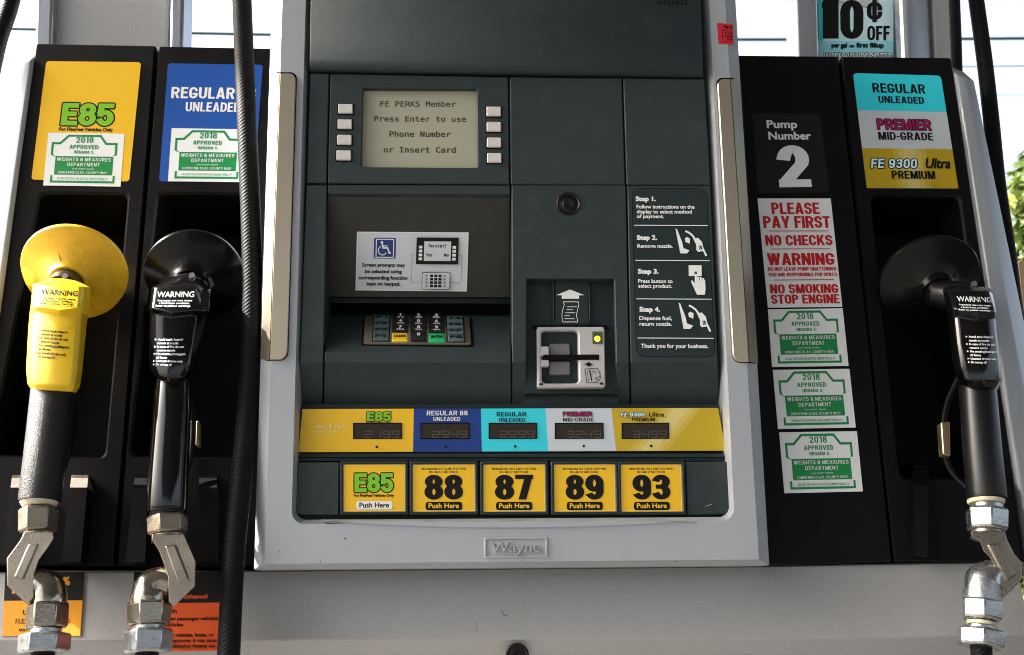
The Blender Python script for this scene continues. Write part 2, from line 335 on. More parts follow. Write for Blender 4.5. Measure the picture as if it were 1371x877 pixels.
G = {   # glyph: width, strokes; 'p' polyline, 'c' closed polyline, 'd' diagonal cut level
 'A': (.68, [('d', 0, 0, .46, 1), ('d', 1, 0, .54, 1), ('p', [(.28, .2), (.72, .2)])]),
 'B': (.64, [('p', [(0, 0), (0, 1)]), ('p', [(0, 1), (.55, 1)] + arc(.55, .77, .38, .23, 90, -90) + [(0, .54)]), ('p', [(0, .54), (.55, .54)] + arc(.55, .27, .45, .27, 90, -90) + [(0, 0)])]),
 'C': (.62, [('p', TR_[1:] + TL_ + BL_ + BR_[:-1])]),
 'D': (.62, [('c', [(0, 0), (0, 1), (.42, 1)] + arc(.42, .65, .58, .35, 90, 0) + arc(.42, .35, .58, .35, 0, -90))]),
 'E': (.54, [('p', [(1, 1), (0, 1), (0, 0), (1, 0)]), ('p', [(0, .52), (.85, .52)])]),
 'F': (.52, [('p', [(1, 1), (0, 1), (0, 0)]), ('p', [(0, .5), (.85, .5)])]),
 'G': (.64, [('p', TR_[1:] + TL_ + BL_ + BR_ + [(1, .40), (.58, .40)])]),
 'H': (.63, [('p', [(0, 0), (0, 1)]), ('p', [(1, 0), (1, 1)]), ('p', [(0, .52), (1, .52)])]),
 'I': (0, [('p', [(0, 0), (0, 1)])]),
 'J': (.5, [('p', [(1, 1), (1, .3)] + BR_[::-1][1:] + BL_[::-1][1:])]),
 'K': (.66, [('p', [(0, 0), (0, 1)]), ('d', .12, .3, .95, 1), ('d', 1, 0, .42, .6)]),
 'L': (.52, [('p', [(0, 1), (0, 0), (1, 0)])]),
 'M': (.82, [('p', [(0, 0), (0, 1)]), ('p', [(1, 0), (1, 1)]), ('d', .5, 0, .08, 1), ('d', .5, 0, .92, 1)]),
 'N': (.65, [('p', [(0, 0), (0, 1)]), ('p', [(1, 0), (1, 1)]), ('d', .98, 0, .02, 1)]),
 'O': (.64, [('c', TR_[:-1] + TL_ + BL_[1:] + BR_[1:-1])]),
 'P': (.60, [('p', [(0, 0), (0, 1)]), ('p', BOWL)]),
 'Q': (.64, [('c', TR_[:-1] + TL_ + BL_[1:] + BR_[1:-1]), ('d', 1, 0, .55, .3)]),
 'R': (.63, [('p', [(0, 0), (0, 1)]), ('p', BOWL), ('d', 1, 0, .55, .5)]),
 'S': (.60, [('p', arc(.5, .76, .5, .24, 14, 262, 14) + arc(.5, .26, .5, .26, 82, -166, 14))]),
 'T': (.56, [('p', [(0, 1), (1, 1)]), ('p', [(.5, 0), (.5, 1)])]),
 'U': (.63, [('p', [(0, 1), (0, .3)] + BL_[1:] + BR_[1:] + [(1, 1)])]),
 'V': (.66, [('d', .46, 0, 0, 1), ('d', .54, 0, 1, 1)]),
 'W': (.95, [('d', .24, 0, 0, 1), ('d', .26, 0, .49, 1), ('d', .74, 0, .51, 1), ('d', .76, 0, 1, 1)]),
 'X': (.66, [('d', 1, 0, 0, 1), ('d', 0, 0, 1, 1)]),
 'Y': (.66, [('d', .46, .35, 0, 1), ('d', .54, .35, 1, 1), ('p', [(.5, 0), (.5, .35)])]),
 'Z': (.56, [('p', [(0, 1), (1, 1)]), ('p', [(0, 0), (1, 0)]), ('d', .05, 0, .95, 1)]),
 '0': (.56, [('c', TR_[:-1] + TL_ + BL_[1:] + BR_[1:-1])]),
 '1': (.36, [('p', [(1, 0), (1, 1)]), ('p', [(0, .93), (1, .93)])]),
 '2': (.56, [('p', arc(.5, .7, .5, .3, 165, -28, 12) + [(.14, .12)]), ('p', [(0, 0), (1, 0)])]),
 '3': (.56, [('p', arc(.5, .76, .47, .24, 152, -90, 12) + [(.35, .52)]), ('p', [(.35, .52), (.5, .52)] + arc(.5, .26, .5, .26, 90, -150, 12))]),
 '4': (.60, [('p', [(.75, 0), (.75, 1)]), ('p', [(0, .24), (1, .24)]), ('d', .02, .24, .66, 1)]),
 '5': (.56, [('p', [(.95, 1), (.08, 1), (.04, .52)]), ('p', [(.04, .55)] + arc(.5, .31, .5, .31, 112, -150, 12))]),
 '6': (.57, [('c', arc(.5, .31, .5, .31, 0, 360, 18)[:-1]), ('p', [(0, .31), (0, .6)] + arc(.5, .7, .5, .3, 180, 45, 10))]),
 '7': (.54, [('p', [(0, 1), (1, 1)]), ('d', .3, 0, .98, 1)]),
 '8': (.58, [('c', arc(.5, .77, .45, .23, 0, 360, 18)[:-1]), ('c', arc(.5, .27, .5, .27, 0, 360, 18)[:-1])]),
 '9': (.57, [('c', arc(.5, .69, .5, .31, 0, 360, 18)[:-1]), ('p', [(1, .69), (1, .4)] + arc(.5, .3, .5, .3, 0, -138, 10))]),
 '&': (.66, [('c', arc(.42, .78, .32, .22, 0, 360, 14)[:-1]), ('p', arc(.42, .28, .42, .28, 60, 330, 14) + [(1, .5)]), ('d', 1, 0, .3, .66)]),
 '.': (0, [('p', [(0, 0), (0, .01)])]), ',': (0, [('p', [(0, -.08), (0, .02)])]), '-': (.3, [('p', [(0, .42), (1, .42)])]),
 '/': (.4, [('d', 0, 0, 1, 1)]), '(': (.2, [('p', [(1, 1.05), (0, .75), (0, .25), (1, -.05)])]), ')': (.2, [('p', [(0, 1.05), (1, .75), (1, .25), (0, -.05)])]),
 '+': (.5, [('p', [(.5, .15), (.5, .75)]), ('p', [(0, .45), (1, .45)])]),
 '%': (.8, [('c', arc(.2, .78, .2, .2, 0, 360, 10)[:-1]), ('c', arc(.8, .22, .2, .2, 0, 360, 10)[:-1]), ('d', .2, 0, .8, 1)]),
 '"': (.2, [('p', [(0, .75), (0, 1)]), ('p', [(1, .75), (1, 1)])]),
 'c': (.56, [('p', [(1, .50)] + arc(.5, .55, .5, .25, 0, 180, 8) + arc(.5, .25, .5, .25, 180, 360, 8) + [(1, .30)]), ('p', [(.5, -.12), (.5, .93)])]),
}
def stroke_text(s, pen=.17, hpen=None, gap=.10, cond=1.0, shear=0.0):
    """block capitals drawn with a pen: list of (verts, faces) in units of cap height"""
    hp = hpen or pen; k = pen / hp; x = 0.0; out = []
    for ch in s:
        if ch == ' ': x += .30 * cond; continue
        w, st = G.get(ch, G['O']); W = max(w * cond, 0) ; W = W if W > pen else (pen if w == 0 else max(W, pen * 1.6))
        def mp(p): return (x + pen / 2 + p[0] * (W - pen), (hp / 2 + p[1] * (1 - hp)) * k)
        for sd in st:
            if sd[0] == 'd':
                _, x0, y0, x1, y1 = sd; a, b = mp((x0, 0))[0], mp((x1, 0))[0]
                dy = max(y1 - y0, .05); h = pen * .5 * min(math.sqrt(1 + ((b - a) / dy) ** 2), 1.6) * .96
                V = [(a - h, y0), (a + h, y0), (b + h, y1), (b - h, y1)]
                out.append(([(vx + shear * vy, vy) for vx, vy in V], [[0, 1, 2, 3]])); continue
            P = [Vector(mp(p)) for p in sd[1]]; Q = [P[0]]
            for p in P[1:]:
                if (p - Q[-1]).length > 1e-4: Q.append(p)
            P = Q; closed = sd[0] == 'c'; n = len(P); V = []
            if not closed:
                P[0] = P[0] + (P[0] - P[1]).normalized() * pen / 2; P[-1] = P[-1] + (P[-1] - P[-2]).normalized() * pen / 2
            for i in range(n):
                a = P[i - 1] if (i or closed) else None; b = P[(i + 1) % n] if (i < n - 1 or closed) else None
                d0 = (P[i] - a).normalized() if a is not None else (b - P[i]).normalized()
                d1 = (b - P[i]).normalized() if b is not None else d0
                n0 = Vector((-d0.y, d0.x)); n1 = Vector((-d1.y, d1.x)); mm = n0 + n1
                if mm.length < 1e-3: mm = n0
                mm.normalize(); L = pen / 2 / max(mm.dot(n0), .62)
                V += [P[i] + mm * L, P[i] - mm * L]
            Fc = [[2 * i, 2 * i + 1, 2 * i + 3, 2 * i + 2] for i in range(n - 1)]
            if closed: Fc.append([2 * n - 2, 2 * n - 1, 1, 0])
            out.append(([(v.x + shear * v.y / k, v.y / k) for v in V], Fc))
        x += W + gap
    return out, x - gap
def homography(q, w, h):
    """author rectangle (0..w, 0..h) -> pixel quad"""
    (x0, y0), (x1, y1), (x2, y2), (x3, y3) = q
    dx1, dx2, sx = x1 - x2, x3 - x2, x0 - x1 + x2 - x3; dy1, dy2, sy = y1 - y2, y3 - y2, y0 - y1 + y2 - y3
    den = dx1 * dy2 - dx2 * dy1; g = (sx * dy2 - dx2 * sy) / den; hh = (dx1 * sy - sx * dy1) / den
    a, b, c = x1 - x0 + g * x1, x3 - x0 + hh * x3, x0; d, e, f = y1 - y0 + g * y1, y3 - y0 + hh * y3, y0
    def fn(u, v):
        u /= w; v /= h; z = g * u + hh * v + 1
        return (a * u + b * v + c) / z, (d * u + e * v + f) / z
    return fn
class Print:
    """flat artwork laid on a plane (or a built surface) inside a quad measured in the photograph"""
    def __init__(s, q, w, h, plane, lift=0.0004, mb=None):
        s.mb = mb or MB(); s.h = homography(q, w, h); s.pl = plane; s.z = lift; s.w, s.hh = w, h
    def pt(s, x, y, dz=0.0): a, b = s.h(x, y); return s.pl.put(a, b, s.z + dz)
    def step(s, d=0.00012): s.z += d
    def poly(s, pts, m): s.mb.add([s.pt(x, y) for x, y in pts], [list(range(len(pts)))], m); s.step(.00003)
    def rect(s, x0, y0, x1, y1, m, r=0):
        if r: s.poly(rr([(x0, y0), (x1, y0), (x1, y1), (x0, y1)], r, 4), m)
        else: s.poly([(x0, y0), (x1, y0), (x1, y1), (x0, y1)], m)
    def circle(s, cx, cy, r, m, n=16): s.poly([(cx + r * math.cos(2 * math.pi * i / n), cy + r * math.sin(2 * math.pi * i / n)) for i in range(n)], m)
    def line(s, pts, wd, m, closed=False):
        P = [Vector(p) for p in pts]; n = len(P); V = []
        for i in range(n):
            a = P[i - 1] if (i or closed) else None; b = P[(i + 1) % n] if (i < n - 1 or closed) else None
            d0 = (P[i] - a).normalized() if a is not None else (b - P[i]).normalized(); d1 = (b - P[i]).normalized() if b is not None else d0
            n0 = Vector((-d0.y, d0.x)); mm = n0 + Vector((-d1.y, d1.x)); mm = n0 if mm.length < 1e-3 else mm.normalized(); L = wd / 2 / max(mm.dot(n0), .5)
            V += [P[i] + mm * L, P[i] - mm * L]
        Fc = [[2 * i, 2 * i + 1, 2 * i + 3, 2 * i + 2] for i in range(n - 1)]
        if closed: Fc.append([2 * n - 2, 2 * n - 1, 1, 0])
        s.mb.add([s.pt(v.x, v.y) for v in V], Fc, m); s.step(.00003)
    def text(s, t, x0, x1, yb, h, m, bold=0.0, font='b', shear=0.0):
        v, f = glyphs(t, font); mnx = min(p[0] for p in v); mxx = max(p[0] for p in v); bold *= .72; k = h / cap_h(font); kx = (x1 - x0 - 2 * bold) / (mxx - mnx)
        offs = [(0, 0)] + ([(bold * math.cos(a * math.pi / 3), bold * math.sin(a * math.pi / 3)) for a in range(6)] if bold else [])
        for i, (ox, oy) in enumerate(offs):
            s.mb.add([s.pt(x0 + bold + (px - mnx) * kx + shear * py * k + ox, yb - py * k + oy, i * .000015) for px, py in v], f, m)
        s.step(.0001)
    def block(s, t, x0, x1, yb, h, m, pen=.17, hpen=None, gap=.1, cond=1.0, shear=0.0, grow=0.0, fit=None):
        st, wd = stroke_text(t, pen, hpen, gap, cond, 0); kx = (x1 - x0) / wd
        for i, (v, f) in enumerate(st):
            if grow:   # heavier outline copy: push every corner away from the stroke's own middle line
                v = [(a, b) for a, b in v]
            s.mb.add([s.pt(x0 + vx * kx + shear * vy * h, yb - vy * h, (i % 5) * .000015) for vx, vy in v], f, m)
        s.step(.0001)
    def outlined(s, t, x0, x1, yb, h, m, mo, pen=.17, o=1.0, **kw):
        """letters in m with an outline of mo, o author units wide"""
        st, wd = stroke_text(t, pen, kw.get('hpen'), kw.get('gap', .1), kw.get('cond', 1.0), 0); kx = (x1 - x0) / wd; sh = kw.get('shear', 0)
        for a in range(8):
            ox, oy = o * math.cos(a * math.pi / 4), o * math.sin(a * math.pi / 4)
            for i, (v, f) in enumerate(st):
                s.mb.add([s.pt(x0 + vx * kx + sh * vy * h + ox, yb - vy * h + oy, ((i + a) % 7) * .00001) for vx, vy in v], f, mo)
        s.step(.00012)
        s.block(t, x0, x1, yb, h, m, pen, kw.get('hpen'), kw.get('gap', .1), kw.get('cond', 1.0), sh)
    def done(s, name, parent, label=None): return s.mb.build(name, parent, label, smooth=0, fix=False)
def sheet(q, w, h, plane, m, thick=0.0006, r=0):
    """a sticker with its own thickness, ready to be printed on"""
    p = Print(q, w, h, plane, thick)
    loop = [p.h(x, y) for x, y in rr([(0, 0), (w, 0), (w, h), (0, h)], r, 4)]
    p.mb.loft([on(loop, plane, 0), on(loop, plane, thick)], m, cap_end=True); p.step(.00012)
    return p
exec_parts = []
# ================================================================== setting
def flat(name, x0, x1, y0, y1, z, m, thick=0.0):
    mb = MB(); q = [Vector((x0, y0, z)), Vector((x1, y0, z)), Vector((x1, y1, z)), Vector((x0, y1, z))]
    if thick: mb.loft([[p - Vector((0, 0, thick)) for p in q], q], m, cap_end=True)
    else: mb.add(q, [[0, 1, 2, 3]], m)
    o = mb.build(name, None, None, smooth=0, bevel=0.02 if thick else 0); o['kind'] = 'structure'; return o
flat('ground', -400, 400, -400, 600, 0.0, 'concrete')
# unseen roof added to shade the dispenser's front (above and outside the frame)
flat('added_canopy', -3.8, 9.0, -14.0, 4.9, 4.8, 'added_canopy_grey', 0.4)
flat('pump_island', -3.2, 3.2, -0.35, 1.15, 0.15, 'island_concrete', 0.19)

# ================================================================== the dispenser
PUMP = empty('fuel_dispenser', (0, 0.3, 0.15), 'silver and black fuel dispenser with a card reader console between its nozzle boots', 'fuel pump')
def lerp(a, b, t): return a + (b - a) * t
def rows_plane(x, p0, y0, p1, y1):
    a = CY(y0).at(x, p0); b = CY(y1).at(x, p1); n = Vector((1, 0, 0)).cross(a - b)
    if n.y > 0: n = -n
    return Plane(a, n)
class Line:
    def __init__(s, x0, y0, x1, y1): s.a = (x0, y0, x1, y1)
    def __call__(s, y): x0, y0, x1, y1 = s.a; return x0 + (x1 - x0) * (y - y0) / (y1 - y0)
def strip(mb, L, R, rows, m, back=0.02, skew=0.0, capt=True):
    """a moulding whose front follows rows of (pixel y, depth) between the lines L and R"""
    loops = []
    for py, Y in rows:
        l, r = L(py), R(py); P = CY(Y); b = Vector((0, back, 0))
        yl, yr = py, py + skew
        a, c = P.at(l, yl), P.at(r, yr)
        g = 0.0009
        loops.append([a + b, a + Vector((0, g, 0)), a + Vector((g, 0, 0)), c - Vector((g, 0, 0)), c + Vector((0, g, 0)), c + b])
    mb.loft(loops, m, capt, capt)

# --- silver surround of the console
mb = MB()
fo = [(366, -60), (981, -60), (1030, 757), (340, 763)]
ff = [(380, -60), (967, -60), (1016, 749), (354, 755)]
fi = [(416, -60), (940, -60), (977, 692), (396, 696)]
def fl(q, r, Y): return [CY(Y).at(x, y) for x, y in rr(q, r, 8)]
outer = fl(fo, [0, 0, 2, 2], .012)
mb.loft([[p + Vector((0, .15, 0)) for p in outer], outer, fl(ff, [0, 0, 2, 2], 0.0), fl(rr and [(411, -60), (947, -60), (983.5, 698), (390, 702)], [0, 0, 18, 18], 0.0),
         fl(fi, [0, 0, 14, 14], .009), [p + Vector((0, .03, 0)) for p in fl(fi, [0, 0, 14, 14], .009)]], 'silver_paint')
# crescent lip under the buttons
c0 = [(430 + (930 - 430) * i / 24, 699 + 9.5 * (1 - ((i - 12) / 12) ** 2)) for i in range(25)]
c1 = [(430 + (930 - 430) * i / 24, 698.5) for i in range(25)]
mb.loft([[CY(0.0002).at(x, y) for x, y in c0], [CY(-.0022).at(x, y - 2.5 if 0 < i < 24 else y) for i, (x, y) in enumerate(c0)], [CY(-.0022).at(x, y) for x, y in c1], [CY(.003).at(x, y - 3) for x, y in c1]], 'silver_paint', closed=False)
FRAME = mb.build('console_surround', PUMP, 'silver painted surround of the console', smooth=25, bevel=.0012)
# embossed name plate on the surround
p = Print([(648, 720), (733, 719), (733, 746), (648, 747)], 85, 27, CY(0), .0)
mb = p.mb
ring(mb, [(648, 720), (733, 719), (733, 746), (648, 747)], [(651, 722.5), (730.5, 721.5), (730.5, 743.5), (651, 744.5)], CY(0), .0020, -.001, 'silver_paint', 2, 1, .6, .6)
v, f = glyphs('Wayne'); mnx = min(a for a, b in v); mxx = max(a for a, b in v)
for (ox, oy, oz, mm) in [(0, 0, .0034, 'silver_paint')]:
    def pos(a, b, z): return p.pt(9 + (a - mnx) * 66 / (mxx - mnx) + ox, 19.5 - b / cap_h('b') * 13.5 + oy, z)
    B = [pos(a, b, oz) for a, b in v]; mb.add(B, f, mm)
    ed = {}
    for fc in f:
        for i in range(len(fc)):
            e = (fc[i], fc[(i + 1) % len(fc)]); ed[tuple(sorted(e))] = ed.get(tuple(sorted(e)), 0) + 1
    for (i, j), cnt in ed.items():
        if cnt == 1: mb.add([pos(*v[i], oz), pos(*v[j], oz), pos(*v[j], -.0006), pos(*v[i], -.0006)], [[0, 1, 2, 3]], mm)
mb.build('name_plate', FRAME, None, smooth=20)
# red sticker wrapped on the surround's right edge
p = sheet([(960, 31), (981, 32.5), (982, 60), (962, 58.5)], 21, 28, CY(0), 'sticker_red', .0004)
p.text('"WE CA', 8, 20.6, 7, 4.2, 'ink', .25); p.line([(20.8, 9.5), (6, 9.5), (6.5, 24.5), (20.8, 24.5)], .7, 'ink')
p.text('WE CARD', 9, 20.5, 14, 2.2, 'ink', .15); p.text('PAYMENT', 9, 20.5, 18, 2.2, 'ink', .15); p.text('INSIDE', 12, 20.5, 22, 2.2, 'ink', .15)
p.done('warning_sticker', FRAME, 'small red sticker')
def handle(front_top, front_bot, out_top, out_bot, side, label):
    # front face corners, ridge on the outer side folding back to the outer edge
    (a0, a1, ya), (b0, b1, yb) = front_top, front_bot      # inner x, ridge x, y
    s = side; r = 9
    if s < 0: q = [(a1, ya), (a0, ya), (b0, yb), (b1, yb)]; rad = [0, r, r + 2, 0]
    else: q = [(a0, ya), (a1, ya), (b1, yb), (b0, yb)]; rad = [r, 0, 0, r + 2]
    for inset, Y, m, bk in ((-1.7, -.0008, 'black_gap', .004), (0, -.0055, 'steel_trim', .012)):
        loop = rr(q, rad, 8, inset); P = [CY(Y).at(x, y) for x, y in loop]
        mm = MB() if m == 'black_gap' else mb
        (mb_gap if m == 'black_gap' else mb).loft([[v + Vector((0, bk, 0)) for v in P], [v + Vector((0, .0008, 0)) for v in P], [CY(Y).at(x, y) for x, y in rr(q, [max(k - 1, 0) for k in rad], 8, inset + .9)]], m, cap_end=True)
        e = inset
        ot, ob = out_top, out_bot
        C = [CY(Y + .0003).at(a1 + s * .5, ya + e), CY(Y + .018).at(ot[0] - s * e, ot[1] + e), CY(Y + .018).at(ob[0] - s * e, ob[1] - e), CY(Y + .0003).at(b1 + s * .5, yb - e)]
        (mb_gap if m == 'black_gap' else mb).loft([[v + Vector((0, .012, 0)) for v in C], C], m, cap_end=True)
for a in (((396, 374.5, 98), (384, 361, 481), (363, 98), (348.6, 481), -1, 'bare metal trim on the left edge'),
          ((960.4, 978, 105.5), (982, 1003, 484), (991, 107), (1015, 486), 1, 'bare metal trim on the right edge')):
    mb = MB(); mb_gap = MB(); handle(*a); t = mb.build('edge_trim', PUMP, a[5], smooth=20, bevel=.0008)
    mb_gap.build('shadow_gap', t, None, smooth=0)

# --- backing plate behind the console's seams
mb = MB(); tile(mb, [(400, -60), (955, -60), (985, 700), (388, 704)], CY(.105), 0, -.01, 'black_gap'); mb.build('backing_plate', PUMP)
# --- header above the seam
mb = MB(); strip(mb, Line(417, -60, 414.2, 97), Line(936.5, -60, 942, 97), [(-60, -.004), (40, -.0065), (79, -.0075), (85, -.0055), (93, .0), (95.5, .004)], 'slate_plastic', .03, 8)
HEAD = mb.build('header_panel', PUMP, 'dark slate header panel', smooth=50)
p = Print([(879, -8), (922, -7), (922, 11), (879, 10)], 43, 18, CY(-.0061), .0022)
for j in range(3):
    for i in range(7): p.circle(4 + i * 5.9, 2.5 + j * 5.4, 1.75, 'black_gap', 10)
p.done('speaker_holes', HEAD)
# --- display row
def row_tile(q, name, label=None, m='slate_plastic', parent=PUMP, Y=.004, hole=None, r=1):
    mb = MB()
    if hole: ring(mb, q, hole, CY(Y), 0, -.02, m, r, 3, 1.2, 1.2, -.012)
    else: tile(mb, q, CY(Y), 0, -.02, m, r, 1.2)
    return mb.build(name, parent, label, smooth=30)
row_tile([(415, 98), (440.5, 98.3), (437, 245), (411, 244.5)], 'blank_panel', 'narrow blank panel beside the display')
hole = [(486, 117.5), (638.5, 118), (639.5, 224.5), (483.5, 223.5)]
DISP = row_tile([(442.5, 98.5), (680.5, 103), (682, 246.5), (439, 245)], 'display_panel', 'slate panel around the customer display', hole=hole)
row_tile([(682.5, 103), (832.5, 104.5), (837, 247), (684, 246.5)], 'blank_panel', 'wide blank panel right of the display')
row_tile([(834.5, 104.7), (943, 105.5), (951, 247.5), (839, 247)], 'blank_panel', 'blank panel in the top right corner')
p = Print(hole, 153, 106, CY(.004), -.0085); p.rect(-4, -4, 157, 110, 'lcd')
# author coordinates are photo pixels relative to (485, 118)
def lcd_line(t, x0, x1, yb): p.text(t, x0 - 485, x1 - 485, yb - 118, 6.9, 'lcd_ink', .33, 'm')
lcd_line('FE PERKS Member', 508, 610, 139.3); lcd_line('Press Enter to use', 500.5, 623.5, 159.6)
lcd_line('Phone Number', 521, 603, 180); lcd_line('or Insert Card', 513.7, 609.4, 201)
p.done('display_screen', DISP, 'greenish grey display reading FE PERKS Member Press Enter to use Phone Number or Insert Card')
for side, ks in (('l', [(453, 140, 472.3, 152.7), (452.2, 160.7, 471.4, 173.3), (451.4, 181.3, 470.8, 194.5), (450.6, 202, 470.2, 215.3)]),
                 ('r', [(651.3, 143.6, 670.6, 156.3), (651.5, 164, 670.9, 177), (651.8, 185, 671, 198), (652, 205.5, 671.3, 218.6)])):
    for x0, y0, x1, y1 in ks:
        mb = MB(); tile(mb, [(x0 - 1.6, y0 - 1.6), (x1 + 1.6, y0 - 1.4), (x1 + 1.6, y1 + 1.6), (x0 - 1.6, y1 + 1.6)], CY(.004), .0003, -.002, 'black_gap', 1, .3)
        tile(mb, [(x0, y0), (x1, y0 + .2), (x1, y1), (x0, y1 - .2)], CY(.004), .0028, -.001, 'key_white', 1, 1)
        mb.build('soft_key', DISP, None, smooth=30)

# --- lower row: fillers, keypad bay, reader column, instruction column
UND = [(485, .004), (490, .0075), (536, .034), (541.5, .036)]
colA = (Line(410.5, 246, 399.5, 545), Line(437.5, 246, 431.5, 545))
colB = (Line(439, 246, 433.5, 545), Line(683, 247, 684.5, 545))
colC = (Line(685, 247, 686, 545), Line(838, 248, 843.5, 545))
colD = (Line(840, 248, 845.5, 545), Line(951, 248, 963.5, 545))
mb = MB(); strip(mb, *colA, [(247.5, .005), (249, .004)] + UND, 'slate_plastic', .09); mb.build('side_moulding', PUMP, None, smooth=25)
mb = MB(); strip(mb, *colB, [(247.5, .005), (249.5, .004), (259, .005), (264, .010), (350, .040), (397, .0555), (399, .063), (400, .11), (419, .12), (421.5, .077), (422.5, .074), (466, .009), (471, .0045)] + UND, 'slate_plastic', .03, 1.0)
BAY = mb.build('keypad_bay', PUMP, 'moulded bay sloping back to the keypad shelf', smooth=25)
WALL = rows_plane(560, 264, .010, 397, .0555)
# textured inner wall of the bay: a thin inset sheet
mb = MB(); W0 = [(441, 266), (680.5, 267), (682, 396), (439.5, 396)]
mb.loft([on(rr(W0, 6, 4), WALL, -.004), on(rr(W0, 6, 4), WALL, .0006)], 'wall_plastic', cap_end=True); mb.build('textured_wall', BAY, None, smooth=0)
p = sheet([(478, 310), (627.5, 311), (625, 390), (476, 388.5)], 150, 78, WALL, 'label_sheet', .0016)
p.line([(.8, .8), (149.2, .8), (149.2, 77.2), (.8, 77.2)], 1.2, 'white', True)
p.rect(23.5, 7.7, 53, 35.3, 'navy', 2); p.line([(26.6, 9.8), (50, 9.8), (50, 33.6), (26.6, 33.6)], 1.2, 'white', True)
p.circle(34.2, 14, 1.9, 'white'); p.line([(34.4, 15), (36, 21.2), (42, 21.2), (44.5, 28), (46.4, 27.2)], 2.0, 'white'); p.line([(35, 18.3), (41.5, 18.6)], 1.4, 'white')
p.line([(35.2 + 5.7 * math.cos(math.radians(a)), 24.6 + 5.9 * math.sin(math.radians(a))) for a in range(-110 + 360, 20, -20)], 1.3, 'white')
for t, x0, x1, yb in (('Screen prompts may', 8, 66, 46), ('be selected using', 12, 62, 54.5), ('corresponding function', 4, 70, 63), ('keys on keypad.', 15, 60.5, 71)):
    p.text(t, x0, x1, yb, 4.6, 'ink', .34)
p.line([(80, 30), (75, 30), (75, 66), (90, 66)], .01, 'red')
def dash(a, b, n):
    for i in range(n):
        t0 = i / n; t1 = (i + .55) / n
        p.line([(lerp(a[0], b[0], t0), lerp(a[1], b[1], t0)), (lerp(a[0], b[0], t1), lerp(a[1], b[1], t1))], .7, 'red')
dash((75, 30), (75, 66), 9); dash((142, 30), (142, 66), 9); dash((75, 66), (142, 66), 17); dash((75, 30), (81, 30), 2); dash((136, 30), (142, 30), 2)
p.rect(80.7, 6.8, 137, 42, 'ink'); p.rect(91, 11.8, 127, 37.6, 'label_sheet')
p.text('Receipt?', 97, 120.6, 19.5, 3.8, 'ink', .3, 'm'); p.text('Yes', 93.6, 102, 31.5, 3.6, 'ink', .3, 'm'); p.text('No', 118, 124.2, 31.5, 3.6, 'ink', .3, 'm')
for y in (17.6, 22.7, 27.9, 33.1):
    p.rect(84, y, 88.7, y + 3.6, 'white'); p.rect(129, y, 133.7, y + 3.6, 'white')
p.rect(89.6, 53, 126.6, 75, 'label_sheet'); p.line([(89.6, 53), (126.6, 53), (126.6, 75), (89.6, 75)], .7, 'ink', True)
for y in (55.5, 59.9, 64.3, 68.8):
    for x in (100.2, 105.8, 111.4): p.rect(x, y, x + 4.2, y + 3.4, 'ink')
    for x in (93.2, 117.5): p.rect(x, y, x + 4.4, y + 3.4, 'reader_grey'); p.rect(x + 1.4, y + 1.1, x + 3, y + 2.3, 'ink')
p.done('access_label', BAY, 'white label with a wheelchair symbol and keypad drawing')
# keypad on the sloping shelf
SHELF = rows_plane(560, 421, .075, 466, .009)
KQ = [(488.5, 425.5), (628.5, 427), (631, 463), (486.5, 461.8)]
kh = homography(KQ, 140, 36)
def kq(x0, y0, x1, y1): return [kh(x0, y0), kh(x1, y0), kh(x1, y1), kh(x0, y1)]
mb = MB(); tile(mb, kq(-2.5, -2.2, 142.5, 37), SHELF, .0006, -.01, 'black_gap', 2, .3); tile(mb, kq(0, 0, 140, 36), SHELF, .003, 0, 'steel_trim', 2, .8)
tile(mb, kq(11, 1.2, 34, 35), SHELF, .0033, .001, 'black_gap', 1, .2); tile(mb, kq(108, 1.2, 132, 35.2), SHELF, .0033, .001, 'black_gap', 1, .2); 
KEYPAD = mb.build('keypad', PUMP, 'metal keypad with black number keys', smooth=30)
kp = Print(KQ, 140, 36, SHELF, .0075)
def key(x0, y0, x1, y1, m, txt, sub, tc, lift=.0052, hx=None):
    mb = MB(); tile(mb, kq(x0, y0, x1, y1), SHELF, lift, .002, m, 1.2, 1.2)
    q = Print(KQ, 140, 36, SHELF, lift + .0003, mb)
    w = x1 - x0
    if txt in '0123456789': q.text(txt, x0 + w * (.46 if txt == '1' else .40), x0 + w * (.54 if txt == '1' else .60), y0 + 3.6 if sub else y0 + 4.5, 3.4, tc, .3)
    else: q.text(txt, x0 + w * .14, x0 + w * .86, (y0 + y1) / 2 + 1.4, 2.7, tc, .28)
    if sub: q.text(sub, x0 + w * .28, x0 + w * .72, y0 + 6.0, 1.5, tc, .12)
    mb.build('key', KEYPAD, None, smooth=30)
for i, t in enumerate(['F1', 'F2', 'F3', 'F4']):
    y0 = 1.8 + i * 8.4; key(12.4, y0, 33, y0 + 7.6, 'key_slate', t, '', 'ink', .0062)
for i, t in enumerate(['F5', 'F6', 'F7', 'F8']):
    y0 = 2.2 + i * 8.4; key(109.5, y0, 131, y0 + 7.6, 'key_slate', t, '', 'ink', .0062)
nums = [('1', 'Q Z'), ('2', 'ABC'), ('3', 'DEF'), ('4', 'GHI'), ('5', 'JKL'), ('6', 'MNO'), ('7', 'PRS'), ('8', 'TUV'), ('9', 'WXY')]
for i, (t, s_) in enumerate(nums):
    c, r_ = i % 3, i // 3; x0 = (36.8, 60.8, 84.6)[c]; y0 = (-1.2, 7.0, 15.4)[r_]
    key(x0, y0 + .4, x0 + 21.4, y0 + 8.4, 'key_black', t, s_, 'icon_white')
